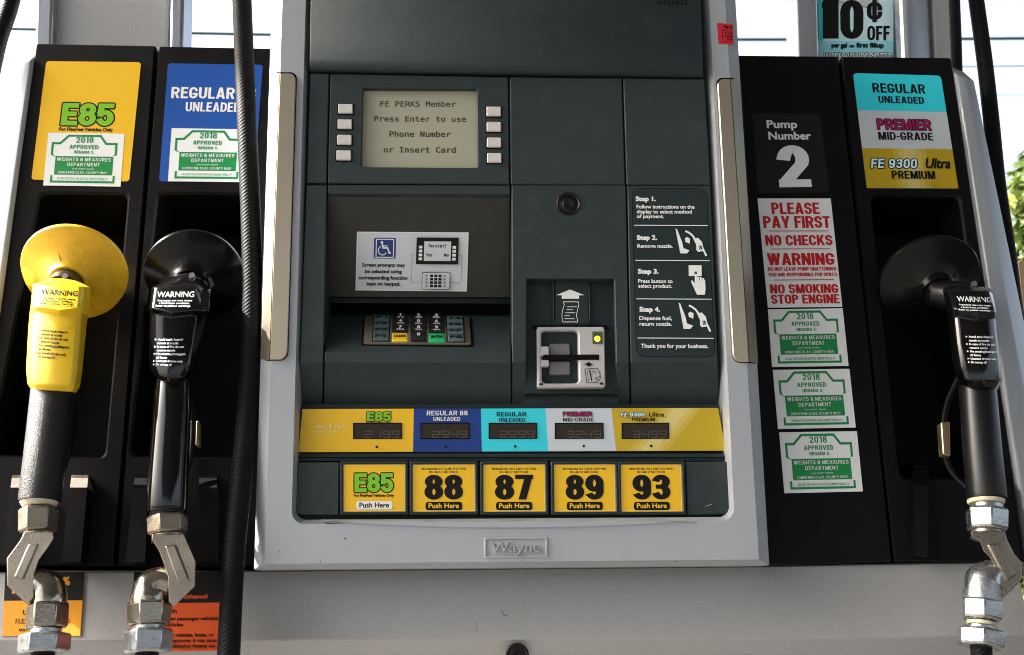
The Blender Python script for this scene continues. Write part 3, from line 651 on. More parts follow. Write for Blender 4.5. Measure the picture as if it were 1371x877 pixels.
key(36.8, 24.4, 57.8, 35.2, 'key_yellow', 'CLEAR', '', 'ink'); key(60.8, 24.4, 82.2, 35.2, 'key_black', '0', '', 'icon_white'); key(85, 24.8, 106, 35.6, 'key_green', 'ENTER', '', 'ink')

# reader column, built round its recess
mb = MB()
recL, recR = Line(705.3, 373, 704, 527), Line(822.5, 373, 826, 527)
strip(mb, *colC, [(248, .005), (249.5, .004), (373, .004)], 'slate_plastic', .03)
strip(mb, colC[0], recL, [(373, .004)] + UND, 'slate_plastic', .03); strip(mb, recR, colC[1], [(373, .004)] + UND, 'slate_plastic', .03)
tile(mb, [(702, 526.5), (829, 526.5), (829, 541.5), (701, 541.5)], CY(.034), 0, -.01, 'slate_plastic', 0, 1)
RDR = mb.build('reader_column', PUMP, 'slate column holding the receipt slot and card slot', smooth=25)
mb = MB(); tile(mb, [(704, 371), (824, 371), (828, 527), (702.5, 527)], CY(.021), 0, -.02, 'slate_dark', 0, .5)
tile(mb, [(741.5, 375), (787, 375), (789, 437), (741, 437)], CY(.021), .007, -.002, 'slate_dark', 2, 2)
tile(mb, [(739, 373.5), (741, 373.5), (741, 433), (740, 433)], CY(.021), .008, -.002, 'slate_plastic', .5, .5); tile(mb, [(786, 373.5), (788, 373.5), (789.5, 433), (788.5, 433)], CY(.021), .008, -.002, 'slate_plastic', .5, .5)
tile(mb, [(713, 436), (812.5, 436), (815, 441), (713, 441)], CY(.021), .004, -.002, 'black_gap', 0, .5)
REC = mb.build('receipt_slot', RDR, None, smooth=25)
p = Print([(744, 386), (784, 386), (784, 434), (744, 434)], 40, 48, CY(.014), .0006)
p.poly([(.6, 9.5), (19, 1.7), (38.4, 9.5), (31.2, 9.5), (31.2, 14.1), (8, 14.1), (8, 9.5)], 'icon_white')
p.line([(10, 18), (11.5, 22), (9, 30), (8.2, 36), (9, 45)], .7, 'icon_white'); p.line([(30, 18), (31, 22), (29, 30), (27.6, 36), (29.5, 45)], .7, 'icon_white')
zz = lambda y, x0, x1: [(lerp(x0, x1, i / 10), y + (.8 if i % 2 else -.4)) for i in range(11)]
p.line(zz(18, 10, 30), .7, 'icon_white'); p.line(zz(45, 9, 29.5), .7, 'icon_white')
for x0, x1, y in ((15, 28.5, 25), (14.5, 23, 29), (13, 26, 33), (11.5, 19, 37), (11.5, 25, 41)): p.line([(x0, y), (x1, y)], .8, 'icon_white')
p.done('receipt_symbol', REC)
# card reader plate
PQ = [(717.5, 440.5), (807.5, 440.3), (809, 520.8), (718.5, 521.2)]
ph = homography(PQ, 91, 80.5)
def pq(x0, y0, x1, y1): return [ph(x0, y0), ph(x1, y0), ph(x1, y1), ph(x0, y1)]
RP = CY(.021)
mb = MB(); ring(mb, PQ, pq(6, 4.5, 55.5, 75), RP, .011, -.002, 'reader_grey', 3, 6, 1.4, 2.2, -.016, n=5)
tile(mb, pq(4, 2, 58, 77), Plane(RP.p + Vector((0, .016, 0)), RP.n), 0, -.003, 'reader_hole', 0, .1)
tile(mb, pq(4.5, 26, 16, 39), RP, .0108, -.004, 'reader_grey', 2, 1); tile(mb, pq(4.5, 43.5, 16, 52.5), RP, .0108, -.004, 'reader_grey', 2, 1)
tile(mb, pq(17, 20.5, 45, 38), RP, .004, -.018, 'reader_tongue', 3, 1.5); tile(mb, pq(17, 43.5, 45, 62.5), RP, .004, -.018, 'reader_tongue', 3, 1.5)
tile(mb, pq(17, 36, 45, 45), RP, .0036, -.018, 'black_gap', 0, .5)
CARD = mb.build('card_reader', RDR, 'light grey card reader plate', smooth=25)
p = Print(PQ, 91, 80.5, RP, .0114)
p.rect(8.2, 37.2, 83, 44.3, 'black_gap'); p.rect(54, 37.2, 83, 40.5, 'black_gap')
p.poly([(66.5, 53), (66.5, 50.7), (62.5, 50.7), (68.8, 47), (75.3, 50.7), (71.6, 50.7), (71.6, 53)], 'ink')
p.line([(63.5, 56.5), (80, 55.2), (83.5, 62), (84.2, 68.5), (79, 74.5), (66, 74.5)], .8, 'ink', True); p.line([(78, 68), (84, 66)], .7, 'ink'); p.line([(78, 74), (78, 68), (82.4, 72)], .7, 'ink'); p.line([(70, 57.5), (72.5, 72)], 1.6, 'ink'); p.line([(66.5, 58), (68.5, 73)], .5, 'ink')
p.line([(73.5, 59), (77, 58.7), (78, 61.5), (74.3, 61.8)], .6, 'ink', True)
p.rect(2.5, 75, 7.5, 77.7, 'ink', .8); p.rect(83, 74.3, 88, 77.2, 'ink', .8)
p.rect(74.5, 6.7, 88, 23.2, 'lamp_back')
p.line([(79 + 0, 14)] + [(81 + 2.2 * math.cos(math.radians(a)), 13 + 2.8 * math.sin(math.radians(a))) for a in range(180, 361, 20)] + [(83.2, 14)], .8, 'ink')
p.circle(81, 16.3, 3.9, 'lamp_yellow', 20); p.line([(81, 15.2), (81, 17.6)], .7, 'ink')
p.done('reader_symbols', CARD)
# lock
mb = MB(); c = [(761 + 16 * math.cos(a * math.pi / 16), 273 + 15.5 * math.sin(a * math.pi / 16)) for a in range(32)]
sc_ = lambda k: [(761 + (x - 761) * k, 273 + (y - 273) * k) for x, y in c]
mb.loft([on(c, CY(.004), -.002), on(c, CY(.004), .0008), on(sc_(.93), CY(.004), .0014), on(sc_(.86), CY(.004), .0006), on(sc_(.8), CY(.004), -.0), on(sc_(.5), CY(.004), .0006), on(sc_(.42), CY(.004), .0014), on(sc_(.3), CY(.004), .0008)], 'lock_black', cap_end=True)
mb.build('lock', RDR, 'round black lock', smooth=40)
# instruction column
mb = MB(); strip(mb, *colD, [(248.5, .005), (250, .004)] + UND, 'slate_plastic', .06); INS = mb.build('side_moulding', PUMP, 'slate moulding with the instructions', smooth=25)
SQ = [(845.5, 252), (946, 252.5), (958, 478.5), (852, 478)]
p = sheet(SQ, 103, 227, CY(.004), 'black_gap', .0003, 12); p.z = .0004; p.rect(.7, .7, 102.3, 226.3, 'slate_dark', 11.5)
def st(t, x0, x1, yb, h=5.6, b=.42): p.text(t, x0, x1, yb, h, 'icon_white', b)
st('Step 1.', 5, 33, 18, 5.8, .75); st('Follow instructions on the', 6, 85, 28.5, 4.8, .3); st('display to select method', 6, 81, 35.5, 4.8, .3); st('of payment.', 6, 43, 42, 4.8, .3)
st('Step 2.', 5, 32.5, 72, 5.8, .75); st('Remove nozzle.', 5.5, 53, 83, 4.8, .3)
st('Step 3.', 5, 33, 118, 5.8, .75); st('Press button to', 5, 51, 130.5, 4.8, .3); st('select product.', 5, 50, 137, 4.8, .3)
st('Step 4.', 5.5, 33, 168.5, 5.8, .75); st('Dispense fuel,', 5, 48, 179.5, 4.8, .3); st('return nozzle.', 5, 47.5, 187, 4.8, .3)
st('Thank you for your business.', 6, 94, 215.5, 5, .32)
for y in (52.5, 100.5, 152, 203): p.rect(2, y - .5, 101.5, y + .5, 'icon_white')
def noz(dy, flip):
    z = lambda L: [((X - 20 - (Y - 8 - dy) * .035) / 3.654 * 1.01, (Y - 8) / 3.654 + .0) for X, Y in L]
    s_ = lambda L: z([(X, Y + dy) for X, Y in L])
    p.poly(s_([(235, 215), (243, 219), (268, 285), (273, 312), (265, 340), (258, 340)]), 'icon_white'); p.poly(s_([(258, 340), (266, 311), (303, 325), (290, 340)]), 'icon_white')
    if flip: p.poly(s_([(304, 268), (316, 262), (316, 254), (326, 276), (316, 292), (314, 284), (304, 288)][::1]), 'icon_white')
    else: p.poly(s_([(280, 266), (290, 258), (306, 266), (304, 292), (293, 286), (284, 284)]), 'icon_white')
    p.line(s_([(284, 228), (300, 236), (316, 248), (330, 268)]), 2.6, 'icon_white')
    p.poly(s_([(322, 266), (345, 262), (364, 282), (372, 318), (368, 328), (344, 332), (336, 322), (336, 298)]), 'icon_white')
    p.line(s_([(366, 312), (384, 352)]), 2.6, 'icon_white')
    p.poly(s_([(346, 302), (360, 300), (366, 318), (352, 322)]), 'slate_dark'); p.line(s_([(350, 304), (358, 318)]), .6, 'icon_white')
noz(0, 0); noz(366, 0)
zz = lambda L: [((X - 24 - (Y - 440) * .035) / 3.654, (Y - 8) / 3.654) for X, Y in L]
p.poly(zz([(289, 399), (352, 399), (352, 452), (289, 452)]), 'icon_white'); p.poly(zz([(317, 430), (329, 430), (329, 458), (317, 458)]), 'slate_dark')
p.poly(zz([(318, 446), (329, 446), (330, 480), (318, 480)]), 'icon_white'); p.circle(*zz([(323.5, 446)])[0], 1.5, 'icon_white', 10)
p.poly(zz([(317, 478), (368, 470), (370, 515), (366, 543), (328, 543), (315, 515)]), 'icon_white')
for x, y in ((335, 455), (347, 457), (359, 462)): p.poly(zz([(x - 4.6, y), (x + 4.6, y), (x + 5, 485), (x - 4.6, 485)]), 'icon_white')
p.poly(zz([(316, 515), (303, 490), (300, 475), (306, 473), (318, 490)]), 'icon_white'); 
p.done('instruction_label', INS, 'instruction label in four steps')

# --- price strip
mb = MB(); tile(mb, [(399, 541), (962, 541), (973, 620), (396, 620)], CY(.030), 0, -.01, 'slate_dark', 0, .5)
strip(mb, Line(399, 606, 397, 620), Line(970, 606, 973, 620), [(606.2, .024), (607.5, .018), (612, .016), (613, .019), (617, .019), (618.5, .024)], 'slate_dark', .01)
mb.build('price_rail', PUMP, None, smooth=25)
PR = [(405.5, 548.2), (960.5, 546.8), (971, 603.8), (400, 605.8)]
PPL = CY(.022)
hpr = homography([(0, 0), (1, 0), (1, 1), (0, 1)], 1, 1)
p = sheet(PR, 570, 57.5, PPL, 'yellow', .003)
# author x = photo x - 401 at mid height
def px(x): return (x - 402.7) * 570 / 563.0
bx = [px(v) for v in (552.5, 643, 730.5, 820)]
p.rect(bx[0], 0, bx[1], 57.5, 'navy'); p.rect(bx[1], 0, bx[2], 57.5, 'cyan'); p.rect(bx[2], 0, bx[3], 57.5, 'label_silver'); p.rect(bx[3], 0, 570, 57.5, 'gold')
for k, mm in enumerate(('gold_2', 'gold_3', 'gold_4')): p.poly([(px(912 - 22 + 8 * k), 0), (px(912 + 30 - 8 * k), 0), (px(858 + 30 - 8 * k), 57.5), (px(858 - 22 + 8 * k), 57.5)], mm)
Y0 = 547.6
p.text('PRICE PER', px(421), px(462), 573.6 - Y0, 4.6, 'pale_yellow', .05); p.text('GALLON', px(421), px(453), 580.3 - Y0, 4.6, 'pale_yellow', .05)
p.outlined('E85', px(489.5), px(522), 564.5 - Y0, 12.5, 'lime', 'ink', .205, .9, gap=.02); p.text('For FlexFuel Vehicles Only', px(489), px(522), 567.3 - Y0, 1.7, 'ink', .12)
p.block('REGULAR 88', px(570), px(625), 557 - Y0, 6.4, 'white', .16, .13, .12); p.block('UNLEADED', px(579), px(615), 564.4 - Y0, 5.2, 'white', .16, .13, .12)
p.block('REGULAR', px(664), px(704), 558.6 - Y0, 6, 'ink', .17, .14, .12); p.block('UNLEADED', px(667), px(702), 565.8 - Y0, 5.0, 'ink', .17, .14, .12)
p.outlined('PREMIER', px(753.5), px(793), 558.6 - Y0, 6, 'magenta', 'ink', .17, .5); p.block('MID-GRADE', px(753), px(794), 565.8 - Y0, 5.0, 'ink', .17, .14, .12)
p.outlined('FE 9300', px(831), px(863), 559.4 - Y0, 5.4, 'pale_cyan', 'ink', .18, .6, shear=.25); p.text('Ultra', px(869), px(890), 559.4 - Y0, 5.6, 'ink', .3, shear=.25); p.block('PREMIUM', px(846), px(877), 565.8 - Y0, 4.8, 'ink', .17, .14, .12)
for x in (505, 596, 687, 777.5, 867): p.circle(px(x), 51.3, 1.8, 'ink', 10)
STRIP = p.done('price_panel', PUMP, 'price strip in yellow, navy, cyan, silver and gold')
SEG = {'0': 'abcdef', '1': 'bc', '2': 'abged', '3': 'abgcd', '4': 'fgbc', '5': 'afgcd', '6': 'afgedc', '7': 'abc', '8': 'abcdefg', '9': 'abcdfg'}
for x0, x1, t, lab in ((474, 537, '2199', 'price window under E85'), (564, 627.5, '2949', 'price window on navy'), (655, 717.5, '2999', 'price window on cyan'), (743.3, 806.4, '3249', 'price window on silver'), (832.6, 894, '3499', 'price window on gold')):
    q = [(x0, 567.8), (x1, 567.6), (x1 + .4, 587), (x0, 587.2)]
    mb = MB(); ring(mb, [(x0 - 1, 566.8), (x1 + 1, 566.6), (x1 + 1.4, 588), (x0 - 1, 588.2)], q, PPL, .0042, .002, 'black_gap', .5, .5, .5, .5, .002)
    pr = Print(q, 63, 19.3, PPL, .0034, mb); pr.rect(0, 0, 63, 19.3, 'price_lcd'); pr.step(.0001)
    for i, ch in enumerate(t):
        dx, dy, w, h = 15.5 + i * 12, 10.2, 8.6, 8.2
        S = {'a': [(dx, dy), (dx + w, dy)], 'b': [(dx + w, dy), (dx + w - .4, dy + h * .5)], 'c': [(dx + w - .4, dy + h * .5), (dx + w - .8, dy + h)], 'd': [(dx, dy + h), (dx + w - .8, dy + h)],
             'e': [(dx - .4, dy + h * .5), (dx - .8, dy + h)], 'f': [(dx, dy), (dx - .4, dy + h * .5)], 'g': [(dx, dy + h * .5), (dx + w, dy + h * .5)]}
        for k in SEG[ch]: pr.line(S[k], 1.0, 'price_digit')
    mb.build('price_display', STRIP, lab, smooth=0, fix=False)

# --- octane buttons
mb = MB(); tile(mb, [(397, 619.5), (973, 619.5), (978, 696), (394, 698)], CY(.022), 0, -.01, 'slate_dark', [0, 0, 12, 12], .5)
tile(mb, [(398.5, 620), (456, 620.5), (455, 691), (397.5, 691)], CY(.022), .012, 0, 'slate_plastic', [0, 0, 0, 9], 1.5); tile(mb, [(915, 620), (970, 619.5), (974.5, 689), (917.5, 691)], CY(.022), .012, 0, 'slate_plastic', [0, 0, 9, 0], 1.5)
BTN = mb.build('button_row', PUMP, 'dark row of grade buttons', smooth=25)
for (x0, x1, xb0, xb1, t) in ((461, 543, 461, 543, 'E85'), (552.8, 635.2, 553, 636, '88'), (646.3, 728.3, 646.5, 729, '87'), (740, 821, 740.5, 822.2, '89'), (828.6, 909, 829.5, 911, '93')):
    q = [(x0, 623.6), (x1, 623.2), (xb1, 686), (xb0, 686.4)]; qo = [(x0 - 4.2, 619.2), (x1 + 4.2, 619), (xb1 + 4.4, 690.4), (xb0 - 4.4, 690.8)]
    mb = MB(); ring(mb, qo, q, CY(.022), .0145, -.002, 'slate_dark', 2, 1.5, 1.6, 1.2, .010)
    b_ = mb.build('grade_button', BTN, 'yellow push button reading ' + t, smooth=25)
    p = Print(q, 83, 63, CY(.022), .0128); p.rect(-.8, -.8, 83.8, 63.8, 'yellow'); p.step(.0001)
    p.line([(1.2, 1.2), (81.8, 1.2), (81.8, 61.8), (1.2, 61.8)], .5, 'pale_yellow', True)
    if t == 'E85':
        p.outlined('E85', 15, 67, 37, 25, 'lime', 'ink', .205, 1.5, gap=.02); p.text('For FlexFuel Vehicles Only', 14, 68, 43, 3.2, 'ink', .28)
        p.rect(17, 49, 66, 60, 'white', 3.5); p.text('Push Here', 21.5, 61.5, 57.4, 6.4, 'ink', .4)
    else:
        p.block('MINIMUM OCTANE RATING', 12, 71, 7.4, 2.7, 'ink', .15, .14, .22); p.block('(R+M)/2 METHOD', 22, 60, 11.6, 2.7, 'ink', .15, .14, .22)
        p.block(t, 15.5, 67, 47, 33, 'ink', .235, .17, .03, 1.0)
        p.rect(17, 50, 65.5, 61, 'ink', 3.5); p.text('Push Here', 21, 61.5, 58.2, 6.2, 'yellow', .36)
    p.done('button_label', b_)

# --- lower door
mb = MB()
lowT = Plane(CY(.058).at(685, 760), (0, -1, 0))
Lq = lambda x, y, d=0: CY(.058 + d).at(x, y)
T = [(-90, 766.5), (340, 764), (1030, 757.5), (1361.5, 751.5)]; M_ = [(-95, 857), (340, 856), (1030, 854.5), (1379, 850)]; B_ = [(-98, 1150), (340, 1150), (1030, 1150), (1420, 1150)]
FOLD = -.026
rowsL = [[Lq(x, y, .30) for x, y in T], [Lq(x, y, .003) for x, y in T], [Lq(x, y + 2) for x, y in T], [Lq(x, y, FOLD) for x, y in M_], [Lq(x, y + 2, FOLD + .0004) for x, y in M_], [Lq(x, y, FOLD + .20) for x, y in B_], [Lq(x, y, .45) for x, y in B_]]
mb.loft([[r[0] + Vector((0, .2, 0))] + r + [r[-1] + Vector((0, .2, 0))] for r in rowsL], 'panel_grey', closed=False)
DOOR = mb.build('lower_door', PUMP, 'plain silver grey lower door', smooth=20)
mb = MB(); c = [(692.5 + 15.5 * math.cos(a * math.pi / 16), 876 + 15 * math.sin(a * math.pi / 16)) for a in range(32)]; PLk = CY(.058 + FOLD)
cs = lambda k: [(692.5 + (x - 692.5) * k, 876 + (y - 876) * k) for x, y in c]
mb.loft([on(c, PLk, -.002), on(c, PLk, .003), on(cs(.9), PLk, .004), on(cs(.7), PLk, .003), on(cs(.6), PLk, .0034), on(cs(.3), PLk, .0034), on(cs(.25), PLk, .001)], 'lock_black', cap_end=True); mb.build('lock', DOOR, 'round black lock', smooth=40)
DP = Plane(Lq(200, 766), (Lq(600, 766) - Lq(600, 856, FOLD)).cross(Vector((1, 0, 0))))
if DP.n.y > 0: DP = Plane(DP.p, -DP.n)
p = sheet([(8, 767.5), (114, 766.8), (108, 852), (4, 852.5)], 105, 85, DP, 'amber', .0022); p.rect(0, 0, 105, 37.5, 'sign_black')
p.block('E85', 10, 62, 28, 22, 'amber', .22, .18); p.block('%', 77, 87, 18, 12, 'amber', .2)
for t, x0, x1, yb, h in (('USE ONLY IN', 26, 84, 56.5, 6.2), ('FLEX FUEL VEHICLES', 17, 90, 68.5, 6.6), ('MAY HARM ENGINES', 22, 80, 79, 3.8)): p.block(t, x0, x1, yb, h, 'ink', .17, .15, .1)
p.done('fuel_label', DOOR, 'black and amber flex fuel label')
p = sheet([(180, 767), (297, 766), (291, 872), (175, 873)], 117, 106, DP, 'orange', .0022); p.rect(0, 0, 117, 41.5, 'sign_black')
p.block('E15', 22, 78, 26, 18, 'orange', .2, .17); p.text('Up to 15% ethanol', 18, 100, 36, 5.6, 'orange', .45)
p.text('Use only in', 6, 60, 55.5, 7, 'ink', .3)
for t, x0, x1, yb in (('\u2022 2001 and newer passenger vehicles', 6, 124, 65), ('\u2022 Flex-fuel vehicles', 6, 70, 73)): p.text(t, x0, min(x1, 116), yb, 4.8, 'ink', .3)
for t, x0, x1, yb in (("Don't use in other vehicles, boats, or", 6, 112, 87), ('gasoline-powered equipment. It may cause', 6, 116, 94.5), ('damage and is prohibited by Federal law.', 6, 116, 102)): p.text(t, x0, x1, yb, 4.6, 'ink', .34)
p.done('fuel_label', DOOR, 'black and orange ethanol label')

# ================================================================== side modules with the nozzle boots
def world_back(P, dy): return [p + Vector((0, dy, 0)) for p in P]
def module(q, cav, depth_px, name, label, r=(3, 3, 0, 0), cr=(8, 8, 10, 10)):
    """a black moulding with a deep tapered nozzle pocket"""
    mb = MB(); o = on(rr(q, list(r), 5), SP(0))
    (a, b, c, d) = cav
    inner = [(a[0] + depth_px, a[1] + 4), (b[0] - depth_px, b[1] + 4), (c[0] - depth_px, c[1] - 6), (d[0] + depth_px, d[1] - 6)]
    mb.loft([world_back(o, .30), [p - SN * .003 for p in o], on(rr(q, [max(k - 1, 0) for k in r], 5, 2), SP(0)),
             on(rr(cav, list(cr), 5, -3), SP(0)), on(rr(cav, list(cr), 5), SP(0), -.003), on(rr(inner, list(cr), 5), SP(0), -.085), on(rr(inner, list(cr), 5), SP(0), -.11)], 'black_plastic', cap_end=True)
    return mb.build(name, PUMP, label, smooth=30)
LB = module([(48, 57), (208.5, 60), (152.5, 757), (-50, 757)], [(54, 259), (171, 260), (140, 612), (-14, 608)], 9, 'nozzle_boot', 'black nozzle boot under the yellow decal')
LC = module([(212, 60.5), (363, 63.5), (372, 757), (156, 757)], [(212, 259), (338, 260), (322, 612), (174, 610)], 9, 'nozzle_boot', 'black nozzle boot under the blue decal')
RA = MB(); q = [(984, 73), (1122.5, 74.5), (1194.5, 752), (1020, 757)]
o_ = on(rr(q, [0, 2, 0, 0], 4), SP(0)); RA.loft([world_back(o_, .3), [p - SN * .003 for p in o_], on(rr(q, 0, 4, 1.5), SP(0))], 'black_plastic', cap_end=True)
c = [(1104.5 + 12 * math.cos(a * math.pi / 12), 707 + 12 * math.sin(a * math.pi / 12)) for a in range(24)]; cs = lambda k: [(1104.5 + (x - 1104.5) * k, 707 + (y - 707) * k) for x, y in c]
RA.loft([on(c, SP(0), .0002), on(cs(.97), SP(0), .0009), on(cs(.9), SP(0), .0003)], 'black_plastic', cap_end=True)
RA = RA.build('sign_panel', PUMP, 'flat black panel carrying the stickers', smooth=30)
RB = module([(1126, 74.5), (1274, 76), (1374, 752), (1198, 752)], [(1166, 262), (1284, 263), (1334, 640), (1206, 640)], 9, 'nozzle_boot', 'black nozzle boot under the three colour decal')
# silver end covers
def cover(inner, outer, crown, side):
    """inner, outer: pixel lines as point pairs; rounded shoulder at the top"""
    mb = MB(); (x0, y0), (x1, y1) = inner; (u0, v0), (u1, v1) = outer
    rowsI = []; n = 9
    for i in range(n):
        t = i / (n - 1); yy = lerp(y0, y1, t ** 1.6); rowsI.append(((lerp(x0, x1, t ** 1.6), yy), (lerp(u0, u1, t ** 1.6), lerp(v0, v1, t ** 1.6))))
    loops = []
    for (a, b) in rowsI:
        A = SP(0).at(*a); k = .62
        mid = (lerp(a[0], b[0], k), lerp(a[1], b[1], k))
        loops.append([A - SN * .010, A + SN * .001, SP(.006).at(lerp(a[0], b[0], .14), a[1]), SP(.005).at(*mid), SP(-.020).at(*b), SP(-.020).at(*b) + Vector((0, .3, 0)), A + Vector((0, .3, 0))])
    # shoulder: pull the first loop down and back
    for L in loops[:1]:
        for i in range(len(L)): L[i] = L[i] + Vector((0, .022 if i < 5 else 0, -.002))
    mb.loft(loops, 'silver_paint', True, True)
    return mb.build('end_cover', PUMP, 'silver end cover at the %s of the dispenser' % ('left end' if side < 0 else 'right end'), smooth=50, bevel=.003)
cover([(49, 55), (-46, 770)], [(16, 64), (-104, 770)], None, -1)
cover([(1273.5, 75), (1377, 770)], [(1299, 84), (1442, 770)], None, 1)
# pocket details: ledge with slats, cradle posts
def cradle(parent, posts, head='black_plastic'):
    mb = MB()
    for (xa, ya, xb, yb, w0, w1, d0, d1) in posts:
        # post: chamfered head at ya, shaft down to yb
        A = [(xa, ya), (xa + w0, ya), (xb + w1 + (0 if xb < xa else 0), yb), (xb, yb)]
        P0, P1 = SP(d0), SP(d1)
        hx = lambda t: (lerp(xa, xb, t), lerp(xa + w0, xb + w1, t))
        y1 = lerp(ya, yb, .27)
        l1, r1 = hx(.27)
        loops = []
        for (l, r_, y, dd) in ((xa, xa + w0, ya, d0), (l1, r1, y1, d1), (xb, xb + w1, yb, d1)):
            pl = SP(dd); loops.append([pl.at(l, y) - SN * .06, pl.at(l, y), pl.at(r_, y), pl.at(r_, y) - SN * .06])
        mb.loft(loops[:2], head); mb.loft(loops[1:], 'black_plastic', False, True)
        for k in range(3):
            t = .03 + k * .05; y = lerp(ya, yb, t); l, r_ = hx(t); dd = lerp(d0, d1, t / .27)
            tile(mb, [(l + 1, y - 1.4), (r_ - 1, y - 1.4), (r_ - 1, y + .6), (l + 1, y + .6)], SP(dd + .0008), .0008, -.004, 'black_gap', 0, .2)
    return mb.build('cradle', parent, None, smooth=20, bevel=.0012)
cradle(LB, [(19, 616, 1, 752, 18, 26, -.030, .024), (98, 616, 82, 752, 22, 26, -.030, .024)], 'paler_black')
cradle(LC, [(183, 616, 168, 752, 18, 26, -.030, .024), (268, 616, 262, 752, 22, 30, -.030, .024)])
cradle(RB, [(1222, 616, 1226, 744, 22, 16, -.030, .012), (1330, 616, 1350, 744, 18, 16, -.030, .012)])
for par, q in ((LB, [(68, 262), (158, 263), (156, 285), (66, 284)]), (LC, [(222, 262), (326, 263), (324, 285), (220, 284)]), (RB, [(1176, 268), (1276, 268), (1279, 286), (1179, 286)])):
    mb = MB(); p1 = SP(-.05)
    for i in range(9):
        t = i / 9; x0 = lerp(q[0][0], q[1][0], t); x1 = lerp(q[0][0], q[1][0], t + .045); tile(mb, [(x0, q[0][1]), (x1, q[0][1]), (x1 - 1, q[2][1]), (x0 - 1, q[2][1])], p1, .004, -.03, 'black_plastic', 0, .5)
    mb.build('pocket_grille', par, None, smooth=0)

# ------------------------------------------------------------------ decals and stickers
def inspection(q, parent, label):
    p = sheet(q, 100, 72, SP(0), 'label_white', .0007)
    p.rect(12.5, 32, 88, 57.3, 'green')
    p.line([(7.3, 30.5), (7.3, 14.5), (17, 14.5), (27.5, 3.8), (69, 3.8), (77, 14.5), (90.5, 14.5), (90.5, 30.5)], 2.9, 'green'); p.line([(6.3, 30), (10, 30)], 1, 'green'); p.line([(87.6, 30), (91.5, 30)], 1, 'green')
    p.line([(7.3, 30.5), (12.5, 32.8)], .8, 'green')
    p.line([(9.5, 58.3), (9.5, 66.8), (90.3, 66.8), (90.3, 58.3)], 2.7, 'green')
    p.block('2018', 37.5, 60, 13.4, 7.8, 'green', .18, .14, .12); p.block('APPROVED', 29.5, 67, 21.9, 5.6, 'green', .19, .16, .12); p.block('INDIANA S.', 36, 62.5, 28.3, 4.0, 'green', .19, .15, .13)
    p.block('WEIGHTS & MEASURES', 15, 85, 38.9, 4.6, 'label_white', .15, .13, .18); p.block('DEPARTMENT', 29, 71, 45.8, 4.6, 'label_white', .15, .13, .18)
    p.block('LAKE COUNTY, INDIANA', 36, 64, 50.3, 1.5, 'label_white', .14, .12, .2); p.block('CHRISTINE CLAY, COUNTY INSP.', 18, 83, 56, 3.1, 'label_white', .15, .12, .16)
    p.block('DO NOT DETACH OR DEFACE UNDER PENALTY', 18, 83, 64.2, 2.9, 'green', .15, .13, .12)
    return p.done('inspection_sticker', parent, label)
p = sheet([(62, 82), (189, 83.5), (173, 243), (42, 240.5)], 127, 160, SP(0), 'yellow', .0004, 4)
p.outlined('E85', 29.5, 98.5, 87.5, 30, 'lime', 'ink', .205, 1.8, gap=.02); p.text('For FlexFuel Vehicles Only', 28, 99, 94.8, 4.2, 'ink', .35); p.done('grade_decal', LB, 'yellow decal reading E85')
inspection([(65, 178), (167, 179.5), (161.5, 250), (58, 248.5)], LB, 'green and white 2018 sticker on the yellow decal')
p = sheet([(225, 85), (352, 87), (340, 244), (213, 243)], 127, 158, SP(0), 'blue', .0004, 4)
p.block('REGULAR 88', 7.5, 121, 46.5, 15, 'white', .2, .16, .09); p.block('UNLEADED', 28, 101, 64, 12.5, 'white', .2, .16, .09); p.done('grade_decal', LC, 'blue decal reading REGULAR 88 UNLEADED')
inspection([(230, 172), (332, 173.5), (327, 244), (225, 243)], LC, 'green and white 2018 sticker on the blue decal')
p = sheet([(1142, 98), (1259.5, 101.5), (1283, 252.5), (1160.5, 252)], 120, 153, SP(0), 'cyan', .0004, 5)
p.rect(0, 51, 120, 102, 'label_silver'); p.rect(0, 101.5, 120, 153, 'gold')
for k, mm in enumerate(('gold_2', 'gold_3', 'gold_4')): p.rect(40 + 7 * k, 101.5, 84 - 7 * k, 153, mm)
p.block('REGULAR', 23.5, 95, 26.3, 13, 'ink', .2, .16, .09); p.block('UNLEADED', 29.5, 91, 40.5, 9.6, 'ink', .2, .16, .09)
p.outlined('PREMIER', 23.5, 95.5, 76.5, 14, 'magenta', 'ink', .17, 1.0); p.block('MID-GRADE', 23, 96, 90.3, 10.4, 'ink', .2, .16, .09)
p.outlined('FE 9300', 8, 68, 127.5, 12, 'pale_cyan', 'ink', .17, 1.2, shear=.22); p.text('Ultra', 79, 113, 127, 12.5, 'ink', .8, shear=.3); p.block('PREMIUM', 34, 91, 141.3, 10.2, 'ink', .2, .16, .09)
p.done('grade_decal', RB, 'cyan, silver and gold decal with three grades')
p = sheet([(1007, 152), (1098, 152.5), (1110, 257.5), (1014.5, 259)], 92, 106, SP(0), 'sign_black', .0004)
p.text('Pump', 18, 59, 20, 10, 'white', .75); p.text('Number', 19, 76, 35.8, 10, 'white', .75); p.block('2', 28, 70, 99, 55, 'label_white', .24, .18)
p.done('number_sign', RA, 'black sign reading Pump Number 2')
p = sheet([(1014, 266), (1112, 266), (1127.5, 411), (1028, 412)], 100, 145, SP(0), 'label_white', .0007)
IMP = dict(pen=.225, hpen=.165, gap=.055)
for t, x0, x1, yb, h in (('PLEASE', 17.5, 83, 21.3, 15.6), ('PAY FIRST', 4.5, 95.5, 40, 16), ('NO CHECKS', 5, 96, 63.4, 13.8), ('WARNING', 5, 96, 89.6, 16), ('NO SMOKING', 5, 97, 127, 12), ('STOP ENGINE', 5, 97, 140.6, 12)): p.block(t, x0, x1, yb, h, 'red', **IMP)
